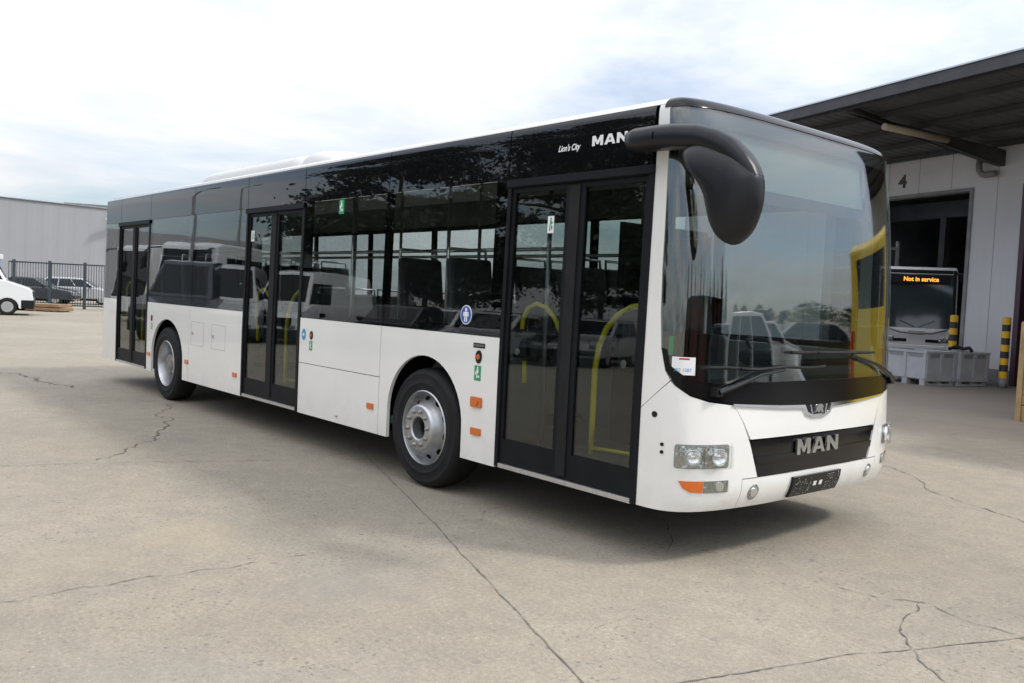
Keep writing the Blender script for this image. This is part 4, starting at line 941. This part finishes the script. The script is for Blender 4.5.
    if kind == 'van':
        mb = MB(); mb.b(-.42, .03, -W/2-.01, W/2+.01, .26, .60); mb.build('front_bumper', 'plastic', root, bevel=.04)
        mb = MB(); mb.b(-.05, .02, -W/2+.25, W/2-.25, .66, .92); mb.build('radiator_grille', 'plastic', root, bevel=.03)
    mb = MB(); mb.box((.0, 0, .45), (.06, W*.8, .16)); mb.build('front_grille', 'plastic', root, bevel=.02)
    mb = MB(); mb.b(-L+.3, -.3, -W/2+.25, W/2-.25, .2, .5); mb.build('underbody', 'dark', root)
    return root
M['pw'] = mat('car_paint_white', (.74, .75, .76), .25, coat=.6); M['pd'] = mat('car_paint_dark', (.035, .04, .05), .2, coat=.8); M['ps'] = mat('car_paint_silver', (.46, .47, .48), .28, metal=.2, coat=.5)
M['pr'] = mat('car_paint_red', (.28, .02, .02), .25, coat=.6); M['py'] = mat('bus_paint_yellow', (.72, .50, .03), .28, coat=.5, noise=(1, .04)); M['pg'] = mat('bus_paint_grey', (.75, .77, .79), .3, coat=.4)
def make_coach(label, loc, rz, paint, L=12, W=2.5, Hh=3.05, name='parked_bus', rear_only=False, group=None, lower='plastic'):
    root = empty(name, loc, rz); tag(root, label, 'bus', group)
    prof = [(-.10, .32), (0, .55), (-.02, 1.0), (-.25, Hh-.1), (-.5, Hh), (-L+.3, Hh), (-L+.05, Hh-.15), (-L, .9), (-L+.05, .35)]
    wx = (-2.7, -8.6) if L > 11 else (-2.0, -L+2.6)
    bot = []
    for x in (wx[1], wx[0]): bot += [(x-.56, .35)] + [p for p in reversed(arch_pts(x, .55, .45))] + [(x+.56, .35)]
    extr('body', prof + bot, W/2, paint, root, .07)
    for s in (-1, 1):
        n = 6 if L > 11 else 4; x0, x1 = -.75, -L+.5
        for k in range(n):
            a = x0+(x1-x0)*k/n; b = x0+(x1-x0)*(k+1)/n+.06
            mb = MB(); mb.b(b, a, s*(W/2+.001), s*(W/2+.008), 1.25, Hh-.45); mb.build('side_window', 'vglass', root)
        for x in wx: veh_wheel(root, x, s*(W/2-.03), .46, .28, 'rim2')
    mb = MB(); fx = lambda z: -.02-(.23)*(z-1.0)/(Hh-1.1)
    mb.add([(fx(1.1)+.008, -W/2+.1, 1.1), (fx(1.1)+.008, W/2-.1, 1.1), (fx(Hh-.25)+.008, W/2-.12, Hh-.25), (fx(Hh-.25)+.008, -W/2+.12, Hh-.25)], [(0, 1, 2, 3)]); mb.build('windscreen', 'vglass', root)
    mb = MB(); bxr = lambda z: -L+.05*(z-.9)/(Hh-1.05)
    mb.add([(bxr(1.75)-.008, -W/2+.28, 1.75), (bxr(1.75)-.008, W/2-.28, 1.75), (bxr(Hh-.35)-.008, W/2-.22, Hh-.35), (bxr(Hh-.35)-.008, -W/2+.22, Hh-.35)], [(0, 1, 2, 3)]); mb.build('rear_window', 'vglass', root)
    mb = MB(); mb.b(-L-.015, -L+.03, -W/2+.35, W/2-.35, .95, 1.45); mb.build('engine_flap', paint, root, bevel=.02)
    for s in (-1, 1):
        mb = MB(); mb.box((.0, s*(W/2-.35), .72), (.08, .40, .18)); mb.build('headlight', 'lampbg', root, bevel=.04)
        mb = MB(); mb.box((-L+.0, s*(W/2-.12), 1.1), (.06, .12, .5)); mb.build('tail_light', 'red', root, bevel=.02)
        mb = MB(); mb.tube([(-.2, s*(W/2-.05), Hh-.2), (.15, s*(W/2+.12), Hh-.25), (.25, s*(W/2+.2), Hh-.6)], .03, 8); mb.box((.25, s*(W/2+.2), Hh-.75), (.10, .22, .40)); mb.build('wing_mirror', 'plastic', root, bevel=.03)
        mb = MB(); mb.tube([(fx(1.12)+.03, s*.05, 1.12), (fx(1.35)+.03, s*.55, 1.35)], .012, 6); mb.build('wiper', 'plastic', root)
    mb = MB(); mb.b(-.04, .03, -W/2+.1, W/2-.1, .36, .52); mb.build('bumper', lower, root, bevel=.03)
    mb = MB(); mb.b(-L+.4, -.4, -W/2+.2, W/2-.2, .25, .6); mb.build('underbody', 'dark', root)
    return root
# grey bus standing inside the hall, facing the yard
HB = H(8.50, -5.9, 0); hz = math.atan2(CP.y-HB.y, CP.x-HB.x)+R(9)
hbus = make_coach('grey bus parked inside the hall doorway with an orange lit destination display', HB, hz, 'pg', 12, 2.5, 3.2, lower='pg')
M['hglass'] = mat('bay_bus_windscreen', (.035, .05, .055), .06, spec=1.0)
for ch_ in hbus.children:
    if ch_.name.startswith('windscreen'): ch_.data.materials[0] = M['hglass']
ds = MB(); ds.b(-.30, -.10, -.95, .95, 2.62, 2.92); dso = ds.build('destination_display', 'plastic', hbus, bevel=.01)
M['led'] = mat('orange_led_text', (.9, .3, .03), .5, emit=(1, .32, .05), es=1.6)
text_obj('display_text', 'Not in service', .21, lambda x, y, z: Vector((-.088, x-.50, 2.70+y)), 'led', dso, sx=.92, bold=.004)
mb = MB(); mb.tube([(.06, -.95, 1.06), (.09, -.5, .93), (.10, 0, .90), (.09, .5, .93), (.06, .95, 1.06)], .03, 8); mb.build('front_trim', 'steelg', hbus)
for q_ in ((-1.2, -1.08, 1.02, 3.1), (1.08, 1.2, 1.02, 3.1), (-1.08, 1.08, 2.97, 3.1)):
    mb = MB(); mb.b(-.32, .03 if q_[2] < 2 else -.05, q_[0], q_[1], q_[2], q_[3])
    for v in mb.bm.verts: v.co.x = min(v.co.x, -.005-.23*(v.co.z-1.0)/2.1) if v.co.x > -.2 else v.co.x
    mb.build('windscreen_surround', 'plastic', hbus, bevel=.02)
mb = MB(); mb.b(.0, .035, -.25, .25, .93, 1.0); mb.build('front_badge', 'alu', hbus)
for s, w_, c in ((-.55, .5, 'frame'), (.55, .5, 'frame')):
    mb = MB(); mb.b(.0, .025, s-w_/2, s+w_/2, .62, .72); mb.build('front_slot', c, hbus)
# yellow coach out of frame on the right, mirrored in the windshield: its rear end faces the yard
yb_ = make_coach('yellow bus with dark rear window, mirrored in the right edge of the windshield', (3.3+.35, 20.8, 0), R(90), 'py', 12, 2.5, 3.05, group=None, lower='py')
yb_.location = (1.6, 18.0, 0)
mb = MB()
# vehicles in front of the bus, mirrored in the windshield
make_car('nearest white van, mirrored low in the middle of the windshield', 'van', None, (3.8, 6.4, 0), R(133), 'pw', 4.7, 1.9, 1.70, 'estate', 'parked_van')
make_car('dark car mirrored left of the white van in the windshield', 'car', None, (7.2, 4.3, 0), R(118), 'pd', 4.5, 1.8, 1.48, 'car')
make_car('small white car mirrored between the white van and the yellow bus', 'car', None, (6.6, 11.4, 0), R(140), 'pw', 4.3, 1.8, 1.5, 'car')
# ------------------------------------------------------------------ left background
make_car('white delivery van with black front corner, cut off by the left edge', 'van', None, (-34.75, 2.75, 0), R(77), 'pw', 6.0, 2.0, 2.45, 'van', 'delivery_van')
M['ware'] = corr_mat('warehouse_cladding', (.33, .335, .35), 2*math.pi/1.0, (.28, .96, 0), .5, namt=.025); M['ware2'] = mat('pale_cladding', (.50, .52, .54), .6)
def quadbox(name, a, b, thick, z0, z1a, z1b, mats, parent=None):
    """wall block from a to b; roof height z1a at a, z1b at b"""
    a = Vector((a[0], a[1], 0)); b = Vector((b[0], b[1], 0)); d = (b-a).normalized(); n = Vector((-d.y, d.x, 0))*thick
    mb = MB(); mb.add([a+Vector((0, 0, z0)), b+Vector((0, 0, z0)), b+n+Vector((0, 0, z0)), a+n+Vector((0, 0, z0)), a+Vector((0, 0, z1a)), b+Vector((0, 0, z1b)), b+n+Vector((0, 0, z1b)), a+n+Vector((0, 0, z1a))], [(0, 3, 2, 1), (4, 5, 6, 7), (0, 1, 5, 4), (1, 2, 6, 5), (2, 3, 7, 6), (3, 0, 4, 7)])
    return mb.build(name, mats, parent)
wh = empty('warehouse'); tag(wh, 'long windowless warehouse of grey cladding behind the fence', 'building')
quadbox('wall', (-66.2, -4.0), (-66.9, 30), 30, 0, 7.0, 6.75, 'ware', wh) if False else None
A_ = Vector((-69.5, -4)); B_ = Vector((-62.7, 19.0))
quadbox('wall', tuple(A_), tuple(B_), 25, 0, 7.25, 6.32, 'ware', wh)
mb = MB(); d_ = (B_-A_).normalized(); n_ = Vector((d_.y, -d_.x)); a3 = Vector((A_.x, A_.y, 7.25)); b3 = Vector((B_.x, B_.y, 6.32)); mb.tube([a3+Vector((n_.x*.06, n_.y*.06, 0)), b3+Vector((n_.x*.06, n_.y*.06, 0))], .05, 6); mb.build('roof_edge', 'steelg', wh)
wl = Vector((-64.15, 14.1)) ; mb = MB(); q = Vector((-64.13, 14.05, 5.7)); mb.tube([q, q+Vector((n_.x*.5, n_.y*.5, .05))], .04, 6); mb.box(q+Vector((n_.x*.6, n_.y*.6, .05)), (.35, 1.2, .16)); mb.build('wall_lamp', 'alu', wh)
wh2 = empty('far_building'); tag(wh2, 'taller pale grey building rising behind the warehouse roof', 'building')
quadbox('wall', (-88, 16.4), (-78, 46), 20, 0, 8.4, 8.4, 'ware2', wh2); 
quadbox('roof_edge', (-87.8, 16.4), (-77.8, 46), .3, 8.401, 8.5, 8.5, 'steelg', wh2)
# fence
M['fence'] = mat('fence_dark_green_grey', (.03, .045, .055), .5)
fe = empty('metal_fence'); tag(fe, 'dark steel bar fence with posts in front of the warehouse', 'fence')
FA = Vector((-43.6, 3.55)); FB = Vector((-38.4, 14.0)); FL = (FB-FA).length; fd = (FB-FA).normalized()
FA2 = FA - fd*0
def fx_(s, z): p = FA+fd*s; return Vector((p.x, p.y, z))
mb = MB()
for k in range(int(FL/.115)): mb.tube([fx_(k*.115, .12), fx_(k*.115, 2.15)], .016, 5)
mb.build('fence_bars', 'fence', fe)
for z in (.16, 2.13): mb = MB(); mb.tube([fx_(0, z), fx_(FL, z)], .035, 6); mb.build('fence_rail', 'fence', fe)
for s in (.22, 1.75, 3.28, 4.8, 6.3, 7.8, 9.3, 10.8):
    mb = MB(); c = fx_(s, 1.12); mb.box(c, (.12, .12, 2.24)); mb.build('fence_post', 'fence', fe)
# things between and behind the fence
make_car('dark estate car parked behind the steel fence', 'car', None, (-47.8, 7.6, 0), R(62), 'pd', 4.2, 1.8, 1.46, 'car')
make_car('silver car parked behind the fence beside the dark estate', 'car', None, (-50.6, 10.6, 0), R(66), 'ps', 4.3, 1.8, 1.5, 'estate')
M['trailer'] = mat('blue_grey_sheet', (.25, .33, .40), .5)
t_ = empty('box_trailer', (-52, 3.0, 0), R(60)); tag(t_, 'white topped trailer behind the van and the fence', 'trailer')
mb = MB(); mb.b(-3, 1.5, -1.1, 1.1, .7, 2.3); mb.build('trailer_box', 'trailer', t_, bevel=.04); mb = MB(); mb.b(-3.05, 1.55, -1.15, 1.15, 2.305, 2.6); mb.build('trailer_roof', 'pw', t_, bevel=.04)
for s in (-1, 1): veh_wheel(t_, -1, s*1.05, .35, .2)
mb = MB(); mb.b(1.5, 2.6, -.05, .05, .5, .6); mb.build('drawbar', 'frame', t_)
M['plank'] = mat('brown_board', (.24, .15, .085), .7, noise=(3, .3))
pl_ = empty('board_stack', (-39.0, 3.95, 0), R(45)); tag(pl_, 'low stack of brown wooden boards lying before the fence', 'boards')
for k, (z, l) in enumerate(((.10, 2.3), (.26, 2.2))):
    mb = MB(); mb.b(-l/2, l/2, -.5, .5, z-.06, z+.07); mb.build('board', 'plank', pl_, bevel=.01)
mb = MB()
for x in (-.9, 0, .9): mb.b(x-.06, x+.06, -.48, .48, 0, .038)
mb.build('bearer', 'plank', pl_)
tr_ = empty('traffic_barrier', (-39.6, 3.1, 0)); tag(tr_, 'small red and white barrier beside the van nose', 'barrier')
mb = MB(); mb.box((0, 0, .45), (.10, .5, .7)); mb.build('barrier_board', 'pr', tr_, bevel=.02); mb = MB(); mb.box((.055, 0, .5), (.01, .44, .2)); mb.build('barrier_stripe', 'wtext', tr_); mb = MB(); mb.box((0, 0, .04), (.4, .6, .08)); mb.build('barrier_foot', 'rubber', tr_)
# ------------------------------------------------------------------ trees
M['leaf'] = mat('foliage', (.045, .070, .025), .6, noise=(.9, .5)); M['leaf2'] = mat('foliage_dark', (.022, .040, .018), .6, noise=(.9, .5)); M['bark'] = mat('bark', (.10, .075, .055), .85, noise=(5, .3))
def tree_mesh(kind, h, rad, seed, n):
    rg = random.Random(seed); mb = MB()
    def quad(c, s):
        a = Vector((rg.gauss(0, 1), rg.gauss(0, 1), rg.gauss(0, .6))).normalized(); b = a.cross(Vector((rg.gauss(0, 1), rg.gauss(0, 1), rg.gauss(0, 1)))).normalized()
        mb.add([c-a*s, c+b*s*.6, c+a*s, c-b*s*.6], [(0, 1, 2, 3)])
    if kind == 'spread':
        cl = []
        for k in range(70):
            z = h*rg.uniform(.25, .97); w_ = rad*(1-.62*((z/h-.3)/.7)**2 if z/h > .3 else .8); a = rg.uniform(0, 2*math.pi); q = w_*rg.uniform(.25, 1)
            cl.append((Vector((q*math.cos(a), q*math.sin(a), z)), rg.uniform(.5, 1.2)*rad*.30))
        for c, r_ in cl:
            for j in range(n//70):
                v = Vector((rg.gauss(0, .42), rg.gauss(0, .42), rg.gauss(0, .12))); quad(c+v*r_*1.35, rg.uniform(.06, .15))
    else:
        for j in range(n):
            z = h*rg.random()**1.3*.97+.3; w_ = rad*max(1-z/h, .01)**.9*(1+.25*math.sin(z*5)); a = rg.uniform(0, 2*math.pi); q = w_*rg.random()**.4
            quad(Vector((q*math.cos(a), q*math.sin(a), z-q*.3)), rg.uniform(.08, .20))
    return mb
def make_tree(label, kind, h, rad, seed, n, leaf, loc, name='tree', group=None, scale=1):
    root = empty(name, loc); tag(root, label, 'tree', group); root.scale = (scale,)*3
    tree_mesh(kind, h, rad, seed, n).build('crown', leaf, root, recalc=False)
    mb = MB(); mb.tube([(0, 0, 0), (.05, 0, h*.3), (0, .06, h*.6), (0, 0, h*.92)], [.24, .18, .10, .03], 8)
    if kind == 'spread':
        rg = random.Random(seed)
        for k in range(9):
            a = rg.uniform(0, 6.28); z = h*rg.uniform(.3, .75); mb.tube([(0, 0, z), (rad*.35*math.cos(a), rad*.35*math.sin(a), z+.4), (rad*.75*math.cos(a), rad*.75*math.sin(a), z+.6)], [.09, .06, .02], 6)
    mb.build('trunk', 'bark', root); return root
def pol(ox, oy, az, dist): return (ox+dist*math.cos(R(az)), oy+dist*math.sin(R(az)), 0)
t1 = make_tree('wide dark tree mirrored in the black glass above the middle of the bus', 'spread', 9.8, 3.9, 3, 30000, 'leaf2', pol(-2.7, -1.25, -147.5, 27), name='spreading_tree', group='dark trees mirrored in the bus side')
t2 = make_tree('tall dark tree mirrored in the black glass above the front door', 'spread', 11.2, 4.6, 9, 34000, 'leaf2', pol(-1.0, -1.25, -135.5, 27), name='spreading_tree', group='dark trees mirrored in the bus side')
def dup(o, loc, label, scale=1, rz=0):
    c = copy_tree(o); c.location = loc; c['label'] = label; c.scale = (scale,)*3; c.rotation_euler = (0, 0, rz); return c
G2 = 'dark trees mirrored in the bus side'
dup(t1, pol(-1, -1.25, -126, 28), 'dark tree behind the photographer, left of the tallest mirrored tree', 1.1, 1)
dup(t2, pol(-1, -1.25, -117, 30), 'tall dark tree behind the photographer, seen only as a faint reflection', .95, 2)
for k, (az, ds_, sc) in enumerate(((-152.5, 34, .55), (-141.5, 36, .72), (-155.5, 44, .50), (-131, 36, .85), (-145, 42, .8), (-149.5, 30, .6))):
    dup(t1, pol(-3, -1.25, az, ds_), ['small bushy tree at the left end of the mirrored row', 'medium tree filling the gap between the two big mirrored trees', 'lowest mirrored tree beside the mirrored warehouse', 'medium tree behind the tallest mirrored tree', 'medium tree behind the wide mirrored tree', 'small tree before the wide mirrored tree'][k], sc, k*1.3)
cn = make_tree('tallest slim dark conifer mirrored at the left edge of the windshield', 'cone', 6.6, 1.3, 21, 9000, 'leaf2', pol(-.1, -1.2, -34, 30), name='conifer', group='conifers mirrored in the windshield')
for k, az in enumerate((-44, -24, -17, -11, -5, 1, 7, 12, 17, 22, 26)):
    dup(cn, pol(-.1, -1.1, az, 29+2*(k % 3)), 'slim dark conifer in the row mirrored at the left edge of the windshield', .92-.09*(k % 3), k)
lowt = make_tree('round green tree in the far row mirrored low in the windshield', 'spread', 5.0, 4.2, 33, 6000, 'leaf', pol(0, 0, 40, 95), name='far_tree', group='far trees mirrored in the windshield')
for k in range(9):
    dup(lowt, pol(0, 0, 34+4.2*k, 88+6*(k % 3)), 'round green tree in the far row mirrored low in the windshield', 1-.1*(k % 3), k)
# buildings and vehicles behind the photographer, mirrored in the side of the bus
rb = empty('mirrored_warehouse'); tag(rb, 'long grey flat roofed hall mirrored in the rear windows of the bus', 'building')
a_, b_2 = pol(-8, -1.25, -151, 42), pol(-8, -1.25, -171, 60)
quadbox('wall', a_[:2], b_2[:2], 12, 0, 4.6, 5.7, 'ware', rb); 
rb2 = empty('red_brick_building', (0, 0, 0)); tag(rb2, 'low dark red building mirrored at the left edge of the windshield', 'building')
M['redw'] = mat('dark_red_wall', (.13, .035, .03), .7, noise=(1, .2))
quadbox('wall', pol(0, -1, -45, 35)[:2], pol(0, -1, 24, 36)[:2], -8, 0, 3.3, 3.3, 'redw', rb2); quadbox('roof', pol(0, -1, -45.2, 34.6)[:2], pol(0, -1, 24.2, 35.6)[:2], -9, 3.31, 3.45, 3.45, 'steel', rb2)
coG = 'buses mirrored in the side of the bus'
make_coach('white bus mirrored in the rear side windows', pol(-8.2, -1.25, -160, 19), R(66), 'pw', 12, 2.5, 3.1, group=coG)
make_coach('second white bus mirrored between the rear and middle doors', pol(-8.2, -1.25, -164.5, 24), R(80), 'pw', 12, 2.5, 3.1, group=coG)
make_coach('grey bus mirrored left of the middle door', pol(-6.5, -1.25, -156, 24), R(60), 'pg', 12, 2.5, 3.0, group=coG)
for k, (az, ds_, rz, p, kd, lb) in enumerate(((-150, 16, 60, 'pd', 'car', 'dark car mirrored in the window right of the middle door'), (-146, 18, 65, 'pw', 'estate', 'white estate car mirrored in the window above the front wheel'), (-141, 17, 70, 'ps', 'car', 'silver car mirrored in the front door panes'), (-136, 18, 60, 'pd', 'estate', 'dark estate car mirrored in the front door'), (-131, 19, 65, 'ps', 'estate', 'silver estate car mirrored in the front door edge'))):
    make_car(lb, 'car', 'cars mirrored in the side of the bus', pol(-3, -1.25, az, ds_), R(rz), p, 4.4, 1.8, 1.5, kd)

for k, (az, ds_, rz, p, lb) in enumerate(((-161.5, 12, 40, 'pd', 'dark van mirrored beside the rear door'), (-157, 13, 30, 'ps', 'silver van mirrored between the rear wheel and the middle door'), (-153.5, 15, 55, 'pw', 'white van mirrored in the middle door panes'))):
    make_car(lb, 'van', 'vans mirrored in the side of the bus', pol(-8.2+k*.8, -1.25, az, ds_), R(rz), p, 5.6, 2.0, 2.3, 'van', 'parked_van')
for k, (az, ds_) in enumerate(((-160.3, 20), (-156.2, 21), (-151, 24))):
    lp = empty('street_lamp', pol(-7, -1.25, az, ds_)); tag(lp, ['tall grey lamp post mirrored beside the rear door', 'tall grey lamp post mirrored over the rear wheel', 'tall grey lamp post mirrored beside the middle door'][k], 'lamp post', 'lamp posts mirrored in the side of the bus')
    mb = MB(); mb.tube([(0, 0, 0), (0, 0, 5.2)], [.08, .05], 8); mb.build('pole', 'steelg', lp); mb = MB(); mb.tube([(0, 0, 5.2), (.5, 0, 5.35), (1.0, 0, 5.35)], .035, 6); mb.box((1.15, 0, 5.35), (.5, .18, .1)); mb.build('lamp_head', 'steelg', lp)

for k, (x, y, rz, p, kd, lb) in enumerate(((9.5, 10.6, 128, 'pd', 'estate', 'dark estate car mirrored behind the white van in the windshield'), (9.2, 14.6, 135, 'ps', 'car', 'silver car mirrored in the middle of the windshield'), (7.6, 17.6, 140, 'pd', 'car', 'dark car mirrored beside the yellow bus in the windshield'), (14.5, 9.4, 120, 'ps', 'estate', 'silver estate car mirrored left of the white van in the windshield'), (15, 20, 130, 'pd', 'van', 'dark van mirrored far back in the windshield'))):
    make_car(lb, 'car' if kd != 'van' else 'van', 'vehicles mirrored in the windshield', (x, y, 0), R(rz), p, 4.5, 1.8, 1.5 if kd != 'van' else 2.2, kd)
